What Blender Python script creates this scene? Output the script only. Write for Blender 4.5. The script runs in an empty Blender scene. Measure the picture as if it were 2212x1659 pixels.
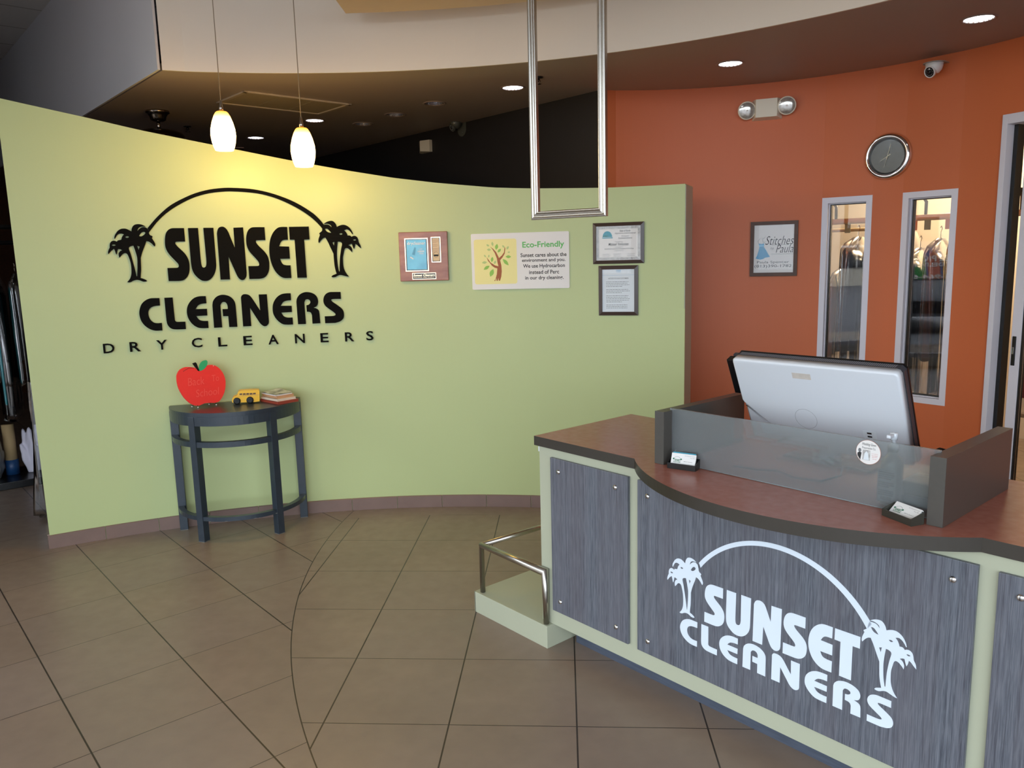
import bpy, bmesh, math, random
from math import sin, cos, pi, radians, atan2, sqrt, hypot
from mathutils import Vector, Matrix
random.seed(7)
scene = bpy.context.scene
COL = scene.collection
FAST_ART = None

# ------------------------------------------------------------------ camera
cam_data = bpy.data.cameras.new('camera')
cam_data.sensor_width = 36.0
cam_data.lens = 36.0 * 1691.5 / 2212.0
cam_data.clip_start = 0.05
cam_data.clip_end = 200
camera = bpy.data.objects.new('camera', cam_data)
COL.objects.link(camera)
PITCH, ROLL = 0.15921, -0.02537
_f = Vector((0, cos(PITCH), -sin(PITCH))); _u = Vector((0, sin(PITCH), cos(PITCH))); _r = Vector((1, 0, 0))
_r2 = _r * cos(ROLL) + _u * sin(ROLL); _u2 = -_r * sin(ROLL) + _u * cos(ROLL)
camera.matrix_world = Matrix(((_r2.x, _u2.x, -_f.x, 0), (_r2.y, _u2.y, -_f.y, 0), (_r2.z, _u2.z, -_f.z, 1.65), (0, 0, 0, 1)))
scene.camera = camera

# ------------------------------------------------------------------ world, sun, exposure
world = bpy.data.worlds.new('sky'); scene.world = world
world.use_nodes = True
_bg = world.node_tree.nodes['Background']
_bg.inputs[0].default_value = (0.80, 0.90, 1.0, 1)
_bg.inputs[1].default_value = 6.5
sun_data = bpy.data.lights.new('sun', 'SUN'); sun_data.energy = 4.0; sun_data.angle = radians(2); sun_data.color = (1, 0.95, 0.88)
sun = bpy.data.objects.new('sun', sun_data); COL.objects.link(sun)
sun.rotation_euler = (radians(20), radians(38), 0)     # comes from the far (+x) side of the building, so it only falls on the street
def area(name, loc, rot, sx, sy, energy, color=(1, 1, 1), portal=False):
    d = bpy.data.lights.new(name, 'AREA'); d.shape = 'RECTANGLE'; d.size = sx; d.size_y = sy; d.energy = energy; d.color = color
    d.cycles.is_portal = portal
    o = bpy.data.objects.new(name, d); COL.objects.link(o); o.location = loc; o.rotation_euler = rot
    return o
# daylight through the storefront glass: left side (x = -4.2) and behind the camera (y = -2.2)
area('daylight_side', (-4.14, 0.675, 1.81), (0, radians(-90), 0), 3.28, 5.7, 1, portal=True)
area('daylight_front', (-0.6, -2.14, 1.81), (radians(90), 0, 0), 7.1, 3.28, 1, portal=True)
def point(name, loc, energy, color, r=0.05):
    d = bpy.data.lights.new(name, 'POINT'); d.energy = energy; d.color = color; d.shadow_soft_size = r
    o = bpy.data.objects.new(name, d); COL.objects.link(o); o.location = loc
    return o
scene.view_settings.view_transform = 'Standard'
scene.view_settings.look = 'None'
scene.view_settings.exposure = 0.0
scene.view_settings.gamma = 1.0
scene.view_settings.use_curve_mapping = False
scene.cycles.use_denoising = True
try:
    scene.cycles.denoiser = 'OPENIMAGEDENOISE'
except Exception:
    pass
scene.cycles.max_bounces = 8
scene.cycles.diffuse_bounces = 4
scene.cycles.glossy_bounces = 4
scene.cycles.transmission_bounces = 6
scene.cycles.transparent_max_bounces = 12
scene.cycles.caustics_reflective = False
scene.cycles.caustics_refractive = False
scene.cycles.sample_clamp_indirect = 6.0

# ------------------------------------------------------------------ materials
def lin(c):
    return c / 12.92 if c <= 0.04045 else ((c + 0.055) / 1.055) ** 2.4
def rgb(h):
    if isinstance(h, str):
        h = h.lstrip('#'); return tuple(lin(int(h[i:i + 2], 16) / 255) for i in (0, 2, 4)) + (1,)
    return tuple(h) + (1,) if len(h) == 3 else tuple(h)
class NT:
    def __init__(s, name):
        s.m = bpy.data.materials.new(name); s.m.use_nodes = True
        s.t = s.m.node_tree; s.b = s.t.nodes['Principled BSDF']; s.out = s.t.nodes['Material Output']
    def n(s, typ, **kw):
        nd = s.t.nodes.new(typ)
        for k, v in kw.items(): setattr(nd, k, v)
        return nd
    def l(s, a, b): s.t.links.new(a, b)
    def math(s, op, a, b=None, c=None):
        nd = s.n('ShaderNodeMath', operation=op)
        for i, v in enumerate((a, b, c)):
            if v is None: continue
            if isinstance(v, (int, float)): nd.inputs[i].default_value = v
            else: s.l(v, nd.inputs[i])
        return nd.outputs[0]
    def mix(s, f, a, b):
        nd = s.n('ShaderNodeMix', data_type='RGBA')
        for i, v in ((0, f), (6, a), (7, b)):
            if isinstance(v, (int, float)): nd.inputs[i].default_value = v
            elif isinstance(v, (tuple, list)): nd.inputs[i].default_value = v
            else: s.l(v, nd.inputs[i])
        return nd.outputs[2]
    def coord(s, kind='Object', scale=(1, 1, 1)):
        tc = s.n('ShaderNodeTexCoord'); mp = s.n('ShaderNodeMapping'); mp.inputs['Scale'].default_value = scale
        s.l(tc.outputs[kind], mp.inputs[0]); return mp.outputs[0]
    def noise(s, vec, scale, detail=3, rough=0.5):
        nd = s.n('ShaderNodeTexNoise'); nd.inputs['Scale'].default_value = scale; nd.inputs['Detail'].default_value = detail
        nd.inputs['Roughness'].default_value = rough; s.l(vec, nd.inputs['Vector']); return nd.outputs[0]
    def ramp(s, f, a, b):
        nd = s.n('ShaderNodeMapRange'); s.l(f, nd.inputs[0]); nd.inputs[1].default_value = a; nd.inputs[2].default_value = b; return nd.outputs[0]
def P(name, col, rough=0.5, metal=0.0, var=0.0, vscale=6.0, bump=0.0, bscale=80.0, spec=0.5, coat=0.0, scale=(1, 1, 1), col2=None, emit=None, es=0.0):
    t = NT(name); b = t.b
    b.inputs['Roughness'].default_value = rough; b.inputs['Metallic'].default_value = metal
    b.inputs['Specular IOR Level'].default_value = spec; b.inputs['Coat Weight'].default_value = coat
    c = rgb(col)
    vec = t.coord('Object', scale)
    if var > 0 or col2 is not None:
        f = t.ramp(t.noise(vec, vscale, 4), 0.3, 0.7)
        c2 = rgb(col2) if col2 is not None else tuple(min(1, x * (1 + var)) for x in c[:3]) + (1,)
        c1 = c if col2 is not None else tuple(x * (1 - var) for x in c[:3]) + (1,)
        t.l(t.mix(f, c1, c2), b.inputs['Base Color'])
    else:
        b.inputs['Base Color'].default_value = c
    if bump > 0:
        bp = t.n('ShaderNodeBump'); bp.inputs['Strength'].default_value = bump; bp.inputs['Distance'].default_value = 0.002
        t.l(t.noise(vec, bscale, 3), bp.inputs['Height']); t.l(bp.outputs[0], b.inputs['Normal'])
    if emit is not None:
        b.inputs['Emission Color'].default_value = rgb(emit); b.inputs['Emission Strength'].default_value = es
    return t.m
def glass_pane(name, tint=(1, 1, 1), refl=1.0, rough=0.0):
    t = NT(name); t.t.nodes.remove(t.b)
    fr = t.n('ShaderNodeFresnel'); fr.inputs[0].default_value = 1.5
    tr = t.n('ShaderNodeBsdfTransparent'); tr.inputs[0].default_value = rgb(tint)
    gl = t.n('ShaderNodeBsdfGlossy'); gl.inputs['Roughness'].default_value = rough
    mx = t.n('ShaderNodeMixShader')
    t.l(t.math('MULTIPLY', fr.outputs[0], refl), mx.inputs[0]); t.l(tr.outputs[0], mx.inputs[1]); t.l(gl.outputs[0], mx.inputs[2])
    t.l(mx.outputs[0], t.out.inputs[0]); return t.m
M = {}
M['green'] = P('green_wall_paint', '#b8c48b', 0.42, var=0.015, vscale=1.5, bump=0.08, bscale=260)
M['green_light'] = P('pale_green_laminate', '#b1b49d', 0.38, var=0.012, vscale=3)
M['orange'] = P('orange_wall_paint', '#cb6838', 0.5, var=0.02, vscale=1.2, bump=0.08, bscale=240)
M['brown'] = P('brown_ceiling_paint', '#a2938a', 0.5, var=0.03, vscale=0.9, bump=0.05, bscale=60)
M['black_wall'] = P('black_wall_paint', '#150f0c', 0.62, bump=0.1, bscale=200)
M['cream'] = P('cream_fascia_paint', '#e3d8c8', 0.6, var=0.012, vscale=1)
M['tan'] = P('tan_soffit_paint', '#cfb79a', 0.6)
M['grey_wall'] = P('light_grey_wall_paint', '#c9c5c6', 0.6, var=0.02, vscale=0.8)
M['white_paint'] = P('white_paint', '#e8e6e2', 0.5)
M['frame_white'] = P('white_window_frame', '#dad7de', 0.35)
M['frame_black'] = P('black_gasket', '#0c0c0d', 0.4)
M['base_tile'] = P('brown_base_tile', '#7a635a', 0.4, var=0.06, vscale=9)
M['steel'] = P('brushed_steel', '#b9b4ab', 0.26, 1.0, bump=0.05, bscale=300, scale=(1, 1, 0.03))
M['chrome'] = P('chrome', '#e8e8e8', 0.07, 1.0)
M['nickel'] = P('brushed_nickel', '#a3978a', 0.22, 1.0)
M['black_plastic'] = P('black_plastic', '#0c0d0f', 0.28)
M['dark_plastic'] = P('dark_grey_plastic', '#3b3b40', 0.4)
M['white_plastic'] = P('glossy_white_plastic', '#dfe4ea', 0.16, coat=0.3)
M['beige_plastic'] = P('beige_plastic', '#e0d8c4', 0.4)
M['black_letter'] = P('black_foam_letter', '#060606', 0.85, bump=0.15, bscale=500, spec=0.15)
M['white_vinyl'] = P('white_vinyl', '#dde8f3', 0.4)
M['laminate_edge'] = P('dark_brown_edge_laminate', '#37322b', 0.38)
M['laminate_dark'] = P('dark_grey_laminate', '#4a4742', 0.32, var=0.03, vscale=60)
M['red_top'] = P('rust_red_countertop', '#a36353', 0.27, col2='#ae7060', vscale=34, bump=0.04, bscale=300)
M['kick'] = P('blue_grey_kick_laminate', '#4c5361', 0.4, var=0.14, vscale=12, scale=(1, 1, 9))
M['table_blue'] = P('painted_blue_grey_wood', '#2d3741', 0.3, var=0.08, vscale=25, bump=0.12, bscale=90)
M['table_chip'] = P('worn_paint_edge', '#6d6a63', 0.6)
M['red'] = P('bright_red_board', '#fb3a33', 0.5)
M['red_chalk'] = P('faint_pink_chalk', '#ff5a50', 0.8)
M['leaf_green'] = P('apple_leaf_green', '#37ae73', 0.5)
M['yellow'] = P('yellow_plastic', '#f2bb1e', 0.3)
M['rubber'] = P('black_rubber', '#0d0d0d', 0.55)
M['paper'] = P('white_paper', '#e9e7e4', 0.6)
M['paper_cool'] = P('cool_white_paper', '#dfe6ea', 0.5)
M['page_edge'] = P('page_edges', '#ded0bb', 0.8, var=0.12, vscale=14, scale=(1, 1, 60))
M['book_red'] = P('rust_book_cover', '#9c4230', 0.5)
M['book_tan'] = P('tan_book_cover', '#c99a72', 0.5)
M['ink'] = P('grey_black_ink', '#2c2c2c', 0.7)
M['ink_grey'] = P('grey_ink', '#73777a', 0.7)
M['ink_mid'] = P('mid_grey_ink', '#54585a', 0.7)
M['ink_green'] = P('eco_green_ink', '#63b963', 0.6)
M['ink_darkgreen'] = P('dark_green_ink', '#1e6b48', 0.6)
M['ink_teal'] = P('teal_ink', '#3c9bb0', 0.6)
M['ink_blue'] = P('light_blue_ink', '#5da6cf', 0.6)
M['ink_brown'] = P('tree_brown_ink', '#a35b33', 0.6)
M['ink_leaf'] = P('leaf_ink', '#93c456', 0.6)
M['ink_leaf_pale'] = P('pale_leaf_ink', '#b9cc82', 0.6)
M['ink_red'] = P('faded_red_ink', '#d59a98', 0.7)
M['eco_yellow'] = P('pale_yellow_print', '#efe59a', 0.5)
M['walnut'] = P('reddish_walnut', '#8b5340', 0.3, col2='#a86f58', vscale=9, scale=(1, 1, 3))
M['frame_wood'] = P('dark_walnut_frame', '#4c2b14', 0.5, var=0.15, vscale=30)
M['frame_brown'] = P('dark_brown_frame', '#40302a', 0.3)
M['brass'] = P('polished_brass', '#e8c9a0', 0.2, 1.0)
M['plaque_blue'] = P('magazine_blue_print', '#2f9ec9', 0.2, col2='#45b4dc', vscale=14, coat=0.4)
M['plaque_tan'] = P('tan_print', '#d6b98c', 0.4)
M['cert_grey'] = P('certificate_border_grey', '#9a9896', 0.4, col2='#cfcfcc', vscale=90)
M['shade_warm'] = None
M['vent'] = P('aluminium_vent_grille', '#b3a48f', 0.55, var=0.05, vscale=200)
M['vent_dark'] = P('shadowed_vent_joint', '#6b5c4c', 0.7)
M['cloth_black'] = P('black_cloth', '#17141a', 0.85, bump=0.4, bscale=30)
M['pane'] = glass_pane('clear_window_glass', refl=1.15)
M['glazing'] = glass_pane('picture_glazing', refl=0.22)
M['pane_store'] = glass_pane('storefront_glass', refl=0.6)
M['clear_film'] = glass_pane('clear_plastic_film', (0.93, 0.94, 0.95), refl=2.2, rough=0.12)
M['asphalt'] = P('asphalt', '#77767a', 0.9, var=0.1, vscale=2)
M['far_wall'] = P('pale_stucco', '#d2cabb', 0.8)
def frosted():
    t = NT('frosted_glass'); t.t.nodes.remove(t.b)
    tr = t.n('ShaderNodeBsdfTransparent'); tr.inputs[0].default_value = (0.82, 0.86, 0.86, 1)
    rf = t.n('ShaderNodeBsdfRefraction'); rf.inputs['Color'].default_value = (0.9, 0.95, 0.95, 1); rf.inputs['Roughness'].default_value = 0.22; rf.inputs['IOR'].default_value = 1.12
    df = t.n('ShaderNodeBsdfDiffuse'); df.inputs[0].default_value = (0.55, 0.60, 0.61, 1)
    gl = t.n('ShaderNodeBsdfGlossy'); gl.inputs['Roughness'].default_value = 0.25
    m1 = t.n('ShaderNodeMixShader'); m1.inputs[0].default_value = 0.72; t.l(tr.outputs[0], m1.inputs[1]); t.l(rf.outputs[0], m1.inputs[2])
    m2 = t.n('ShaderNodeMixShader'); m2.inputs[0].default_value = 0.22; t.l(m1.outputs[0], m2.inputs[1]); t.l(df.outputs[0], m2.inputs[2])
    fr = t.n('ShaderNodeFresnel'); fr.inputs[0].default_value = 1.35
    m3 = t.n('ShaderNodeMixShader'); t.l(fr.outputs[0], m3.inputs[0]); t.l(m2.outputs[0], m3.inputs[1]); t.l(gl.outputs[0], m3.inputs[2])
    t.l(m3.outputs[0], t.out.inputs[0]); return t.m
M['frosted'] = frosted()
def streaky():
    t = NT('streaked_blue_grey_laminate'); b = t.b
    v1 = t.coord('Object', (1, 1, 0.012)); v2 = t.coord('Object', (1, 1, 0.03))
    a = t.ramp(t.noise(v1, 120, 5, 0.75), 0.38, 0.64); c = t.ramp(t.noise(v2, 420, 3, 0.6), 0.42, 0.66); d = t.ramp(t.noise(v1, 9, 2), 0.35, 0.65)
    base = t.mix(a, rgb('#3f444e'), rgb('#666b75'))
    base = t.mix(t.math('MULTIPLY', c, 0.5), base, rgb('#868a92'))
    base = t.mix(t.math('MULTIPLY', d, 0.35), base, rgb('#5e565c'))
    t.l(base, b.inputs['Base Color']); b.inputs['Roughness'].default_value = 0.38
    return t.m
M['streak'] = streaky()
def floor_mat():
    t = NT('brown_floor_tile'); b = t.b
    tc = t.n('ShaderNodeTexCoord'); sp = t.n('ShaderNodeSeparateXYZ'); t.l(tc.outputs['Object'], sp.inputs[0])
    X, Y = sp.outputs[0], sp.outputs[1]
    def fam(nx, ny, o, s, w):
        v = t.math('ADD', t.math('MULTIPLY', X, nx), t.math('MULTIPLY', Y, ny))
        q = t.math('DIVIDE', t.math('SUBTRACT', v, o), s)
        fr = t.math('SUBTRACT', q, t.math('ROUND', q))
        line = t.math('LESS_THAN', t.math('ABSOLUTE', fr), w / s)
        return line, t.math('FLOOR', q)
    la, ia = fam(0.0673, 0.9977, 2.5631, 0.46557, 0.0019)
    lb, ib = fam(-0.9977, 0.0673, 1.3499, 0.45912, 0.0030)
    lc, ic = fam(0.7571, 0.6533, 0.4930, 0.45684, 0.0030)
    ld, idd = fam(-0.6533, 0.7571, 4.6715, 0.45741, 0.0017)
    def dist(cx, cy):
        dx = t.math('SUBTRACT', X, cx); dy = t.math('SUBTRACT', Y, cy)
        return t.math('SQRT', t.math('ADD', t.math('MULTIPLY', dx, dx), t.math('MULTIPLY', dy, dy)))
    dz = t.math('SUBTRACT', dist(3.324, 4.348), 4.468)
    zone = t.math('GREATER_THAN', dz, 0.0)         # 1 = left field
    split = t.math('LESS_THAN', t.math('ABSOLUTE', dz), 0.0024)
    dw = dist(-0.602, 0.946)
    strip = t.math('GREATER_THAN', dw, 3.99)
    inside = t.math('LESS_THAN', dw, 4.2)
    edge = t.math('MULTIPLY', strip, t.math('MULTIPLY', inside, t.math('SUBTRACT', 1.0, zone)))
    stripline = t.math('MULTIPLY', t.math('LESS_THAN', t.math('ABSOLUTE', t.math('SUBTRACT', dw, 3.99)), 0.0012), t.math('SUBTRACT', 1.0, zone))
    L = t.math('MAXIMUM', lc, ld); R = t.math('MULTIPLY', t.math('MAXIMUM', la, lb), t.math('SUBTRACT', 1.0, edge))
    line = t.math('ADD', t.math('MULTIPLY', zone, L), t.math('MULTIPLY', t.math('SUBTRACT', 1.0, zone), R))
    line = t.math('MINIMUM', t.math('MAXIMUM', t.math('MAXIMUM', line, split), t.math('MULTIPLY', stripline, 0.35)), 1.0)
    def mx(a, c2):
        return t.math('ADD', t.math('MULTIPLY', zone, a), t.math('MULTIPLY', t.math('SUBTRACT', 1.0, zone), c2))
    cb = t.n('ShaderNodeCombineXYZ'); t.l(mx(ic, ia), cb.inputs[0]); t.l(mx(idd, ib), cb.inputs[1]); t.l(zone, cb.inputs[2])
    wn = t.n('ShaderNodeTexWhiteNoise'); t.l(cb.outputs[0], wn.inputs[0])
    v = t.coord('Object')
    n1 = t.ramp(t.noise(v, 1.7, 4), 0.3, 0.7); n2 = t.ramp(t.noise(v, 14, 5), 0.25, 0.75)
    c = t.mix(n1, rgb('#8b7868'), rgb('#988473'))
    c = t.mix(t.math('MULTIPLY', n2, 0.30), c, rgb('#74655b'))
    c = t.mix(t.math('MULTIPLY', wn.outputs[0], 0.28), c, rgb('#8a7c76'))
    c = t.mix(line, c, rgb('#3b322c'))
    t.l(c, b.inputs['Base Color'])
    t.l(t.math('ADD', t.math('MULTIPLY', n2, 0.10), 0.30), b.inputs['Roughness'])
    b.inputs['Specular IOR Level'].default_value = 0.5
    bp = t.n('ShaderNodeBump'); bp.inputs['Strength'].default_value = 0.35; bp.inputs['Distance'].default_value = 0.002
    hgt = t.math('SUBTRACT', t.math('MULTIPLY', t.noise(v, 60, 3), 0.25), line)
    t.l(hgt, bp.inputs['Height']); t.l(bp.outputs[0], b.inputs['Normal'])
    return t.m
M['floor'] = floor_mat()
def act():
    t = NT('acoustic_ceiling_tile'); b = t.b
    tc = t.n('ShaderNodeTexCoord'); sp = t.n('ShaderNodeSeparateXYZ'); t.l(tc.outputs['Object'], sp.inputs[0])
    X, Y = sp.outputs[0], sp.outputs[1]
    def ln(nx, ny, s):
        q = t.math('DIVIDE', t.math('ADD', t.math('MULTIPLY', X, nx), t.math('MULTIPLY', Y, ny)), s)
        return t.math('LESS_THAN', t.math('ABSOLUTE', t.math('SUBTRACT', q, t.math('ROUND', q))), 0.012 / s)
    g = t.math('MAXIMUM', ln(0.757, 0.653, 0.61), ln(-0.653, 0.757, 0.61))
    c = t.mix(g, rgb('#dcd8d2'), rgb('#b9b4ad')); t.l(c, b.inputs['Base Color']); b.inputs['Roughness'].default_value = 0.9
    return t.m
M['act'] = act()
def shade_mat():
    t = NT('glowing_amber_glass_shade'); b = t.b
    tc = t.n('ShaderNodeTexCoord'); sp = t.n('ShaderNodeSeparateXYZ'); t.l(tc.outputs['Object'], sp.inputs[0])
    f = t.ramp(sp.outputs[2], 0.150, 0.205)          # amber cap at the neck of the glass
    t.l(t.mix(f, rgb((1.0, 0.60, 0.22)), rgb((1.0, 0.36, 0.02))), b.inputs['Emission Color'])
    t.l(t.math('SUBTRACT', 11.0, t.math('MULTIPLY', f, 10.1)), b.inputs['Emission Strength'])
    b.inputs['Base Color'].default_value = rgb('#e6b36a'); b.inputs['Roughness'].default_value = 0.3
    return t.m
M['shade_warm'] = shade_mat()
M['lamp_on'] = P('lit_lamp', '#ffffff', 0.5, emit=(0.90, 0.94, 1.0), es=14.0)
M['lamp_off'] = P('unlit_lamp', '#cfcac0', 0.4)
M['reflector'] = P('ribbed_aluminium_reflector', '#d8d8dc', 0.18, 1.0)
M['trim_ring'] = P('ceiling_trim_ring', '#8d7a70', 0.4)
M['lens'] = P('ribbed_clear_lens', '#b9b5ad', 0.12, 0.55, var=0.25, vscale=60)

# ------------------------------------------------------------------ mesh helpers
class MB:
    """collects shapes with materials and links them as one mesh object"""
    def __init__(s): s.v = []; s.f = []; s.mi = []; s.mats = []; s.smooth = []
    def mat(s, m):
        m = M[m] if isinstance(m, str) else m
        if m not in s.mats: s.mats.append(m)
        return s.mats.index(m)
    def raw(s, vs, fs, m, smooth=False, T=None):
        k = len(s.v); i = s.mat(m)
        for v in vs:
            v = Vector(v); s.v.append(T @ v if T is not None else v)
        for f in fs: s.f.append([k + q for q in f]); s.mi.append(i); s.smooth.append(smooth)
        return s
    def bm(s, bm, m, smooth=False, T=None):
        bm.verts.ensure_lookup_table(); bm.verts.index_update()
        s.raw([v.co.copy() for v in bm.verts], [[v.index for v in f.verts] for f in bm.faces], m, smooth, T); bm.free(); return s
    def box(s, x0, x1, y0, y1, z0, z1, m, bev=0.0, T=None, seg=2):
        bm = bmesh.new()
        bmesh.ops.create_cube(bm, size=1.0)
        for v in bm.verts: v.co = Vector(((x0 + x1) / 2 + v.co.x * (x1 - x0), (y0 + y1) / 2 + v.co.y * (y1 - y0), (z0 + z1) / 2 + v.co.z * (z1 - z0)))
        if bev > 0:
            bev = min(bev, 0.45 * min(abs(x1 - x0), abs(y1 - y0), abs(z1 - z0)))
            bmesh.ops.bevel(bm, geom=list(bm.edges), offset=bev, segments=seg, profile=0.6, affect='EDGES')
        return s.bm(bm, m, False, T)
    def prism(s, pts, z0, z1, m, T=None, bev=0.0, mtop=None):
        """convex or simple polygon in xy extruded along z"""
        n = len(pts)
        a = sum(pts[i][0] * pts[(i + 1) % n][1] - pts[(i + 1) % n][0] * pts[i][1] for i in range(n))
        if a < 0: pts = list(reversed(pts))
        vs = [(x, y, z0) for x, y in pts] + [(x, y, z1) for x, y in pts]
        fs = [[i, (i + 1) % n, n + (i + 1) % n, n + i] for i in range(n)]
        if bev > 0:
            bm = bmesh.new(); bv = [bm.verts.new(v) for v in vs]
            for f in fs: bm.faces.new([bv[q] for q in f])
            bm.faces.new([bv[q] for q in reversed(range(n))]); top = bm.faces.new([bv[q] for q in range(n, 2 * n)])
            bmesh.ops.bevel(bm, geom=list(top.edges), offset=bev, segments=2, profile=0.6, affect='EDGES')
            return s.bm(bm, m, False, T)
        s.raw(vs, fs + [list(reversed(range(n)))], m, False, T)
        s.raw(vs[n:], [list(range(n))], mtop or m, False, T); return s
    def lathe(s, prof, m, n=32, T=None, smooth=True, cap=True):
        vs = []; fs = []
        for r, z in prof:
            for k in range(n): a = 2 * pi * k / n; vs.append((r * cos(a), r * sin(a), z))
        for i in range(len(prof) - 1):
            for k in range(n):
                fs.append([i * n + k, i * n + (k + 1) % n, (i + 1) * n + (k + 1) % n, (i + 1) * n + k])
        if cap:
            if prof[0][0] > 1e-5: fs.append(list(reversed(range(n))))
            if prof[-1][0] > 1e-5: fs.append([(len(prof) - 1) * n + k for k in range(n)])
        return s.raw(vs, fs, m, smooth, T)
    def tube(s, pts, r, m, n=12, smooth=True, T=None, closed=False):
        pts = [Vector(p) for p in pts]; vs = []; fs = []; N = len(pts)
        rr = r if isinstance(r, (list, tuple)) else [r] * N
        prev = None
        for i, p in enumerate(pts):
            if closed: d = (pts[(i + 1) % N] - pts[i - 1]).normalized()
            else: d = (pts[min(i + 1, N - 1)] - pts[max(i - 1, 0)]).normalized()
            if prev is None:
                up = Vector((0, 0, 1)) if abs(d.z) < 0.9 else Vector((1, 0, 0)); a = d.cross(up).normalized()
            else: a = (prev - d * prev.dot(d)).normalized()
            prev = a; b = d.cross(a).normalized()
            # widen at mitred corners
            k = 1.0
            if 0 < i < N - 1 or closed:
                e = (pts[i] - pts[i - 1]).normalized(); k = 1.0 / max(0.6, d.dot(e))
            for j in range(n):
                t = 2 * pi * j / n; vs.append(p + (a * cos(t) + b * sin(t)) * rr[i] * (k if k > 1.05 else 1))
        for i in range(N if closed else N - 1):
            for j in range(n):
                i2 = (i + 1) % N
                fs.append([i * n + j, i * n + (j + 1) % n, i2 * n + (j + 1) % n, i2 * n + j])
        if not closed: fs.append(list(reversed(range(n)))); fs.append([(N - 1) * n + j for j in range(n)])
        return s.raw(vs, fs, m, smooth, T)
    def sphere(s, c, r, m, T=None, sub=3, sc=(1, 1, 1)):
        bm = bmesh.new(); bmesh.ops.create_icosphere(bm, subdivisions=sub, radius=r)
        for v in bm.verts: v.co = Vector((v.co.x * sc[0] + c[0], v.co.y * sc[1] + c[1], v.co.z * sc[2] + c[2]))
        return s.bm(bm, m, True, T)
    def build(s, name, parent=None):
        me = bpy.data.meshes.new(name); me.from_pydata([tuple(v) for v in s.v], [], s.f); me.update()
        for m in s.mats: me.materials.append(m)
        for i, p in enumerate(me.polygons): p.material_index = s.mi[i]; p.use_smooth = s.smooth[i]
        o = bpy.data.objects.new(name, me); COL.objects.link(o)
        if parent is not None: o.parent = parent
        return o
def tag(o, label=None, cat=None, group=None, kind=None):
    if label: o['label'] = label
    if cat: o['category'] = cat
    if group: o['group'] = group
    if kind: o['kind'] = kind
    return o
def thing(name, label, cat, loc=(0, 0, 0), rz=0.0, group=None):
    o = bpy.data.objects.new(name, None); COL.objects.link(o); o.empty_display_size = 0.05
    o.location = loc; o.rotation_euler = (0, 0, rz); return tag(o, label, cat, group)
def copy_tree(o, parent=None):
    c = o.copy(); COL.objects.link(c)
    if parent is not None: c.parent = parent
    for ch in o.children: copy_tree(ch, c)
    return c
def struct(o): o['kind'] = 'structure'; return o
def fill(loops, ext):
    """filled 2D outline(s) with holes, thickness 2*ext about z=0 -> verts, faces"""
    cu = bpy.data.curves.new('outline', 'CURVE'); cu.dimensions = '2D'; cu.fill_mode = 'BOTH' if ext > 0 else 'FRONT'; cu.extrude = ext
    for L in loops:
        sp = cu.splines.new('POLY'); sp.points.add(len(L) - 1)
        for p, q in zip(sp.points, L): p.co = (q[0], q[1], 0, 1)
        sp.use_cyclic_u = True
    return _curve_mesh(cu)
def _curve_mesh(cu):
    ob = bpy.data.objects.new('tmp', cu); COL.objects.link(ob)
    dg = bpy.context.evaluated_depsgraph_get(); me = bpy.data.meshes.new_from_object(ob.evaluated_get(dg))
    vs = [v.co.copy() for v in me.vertices]; fs = [list(p.vertices) for p in me.polygons]
    bpy.data.objects.remove(ob); bpy.data.curves.remove(cu); bpy.data.meshes.remove(me)
    return vs, fs
def glyphs(body, ext=0.0, bold=0.0, shear=0.0, spacing=1.0):
    cu = bpy.data.curves.new('text', 'FONT'); cu.body = body; cu.extrude = ext; cu.offset = bold; cu.shear = shear; cu.space_character = spacing
    cu.resolution_u = 3
    cu.fill_mode = 'BOTH' if ext > 0 else 'FRONT'
    return _curve_mesh(cu)
def text_fit(mb, body, x0, x1, z0, z1, y, m, bold=0.0, ext=0.0, shear=0.0, T=None, keep=False):
    """text in the local xz plane facing -y, fitted to the box x0..x1, z0..z1"""
    vs, fs = glyphs(body, 0.0, bold, shear)
    if not vs: return
    ax = min(v.x for v in vs); bx = max(v.x for v in vs); ay = min(v.y for v in vs); by = max(v.y for v in vs)
    sx = (x1 - x0) / (bx - ax); sz = (z1 - z0) / (by - ay)
    out = [(x0 + (v.x - ax) * sx, y, z0 + (v.y - ay) * sz) for v in vs]
    mb.raw(out, fs, m, False, T)
def flat(mb, loops, y, m, T=None):
    vs, fs = fill(loops, 0.0)
    mb.raw([(v.x, y, v.y) for v in vs], fs, m, False, T)
def plate(mb, loops, y0, y1, m, T=None):
    """solid slab whose outline lies in xz, between y0 and y1"""
    e = (y1 - y0) / 2; vs, fs = fill(loops, e)
    mb.raw([(v.x, (y0 + y1) / 2 - v.z, v.y) for v in vs], fs, m, False, T)
def rect(x0, x1, z0, z1, r=0.0, n=4):
    if r <= 0: return [(x0, z0), (x1, z0), (x1, z1), (x0, z1)]
    out = []
    for cx, cz, a in ((x1 - r, z0 + r, -90), (x1 - r, z1 - r, 0), (x0 + r, z1 - r, 90), (x0 + r, z0 + r, 180)):
        for k in range(n + 1): t = radians(a + 90 * k / n); out.append((cx + r * cos(t), cz + r * sin(t)))
    return out
def ell(cx, cz, rx, rz, n=40): return [(cx + rx * cos(2 * pi * k / n), cz + rz * sin(2 * pi * k / n)) for k in range(n)]
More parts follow.
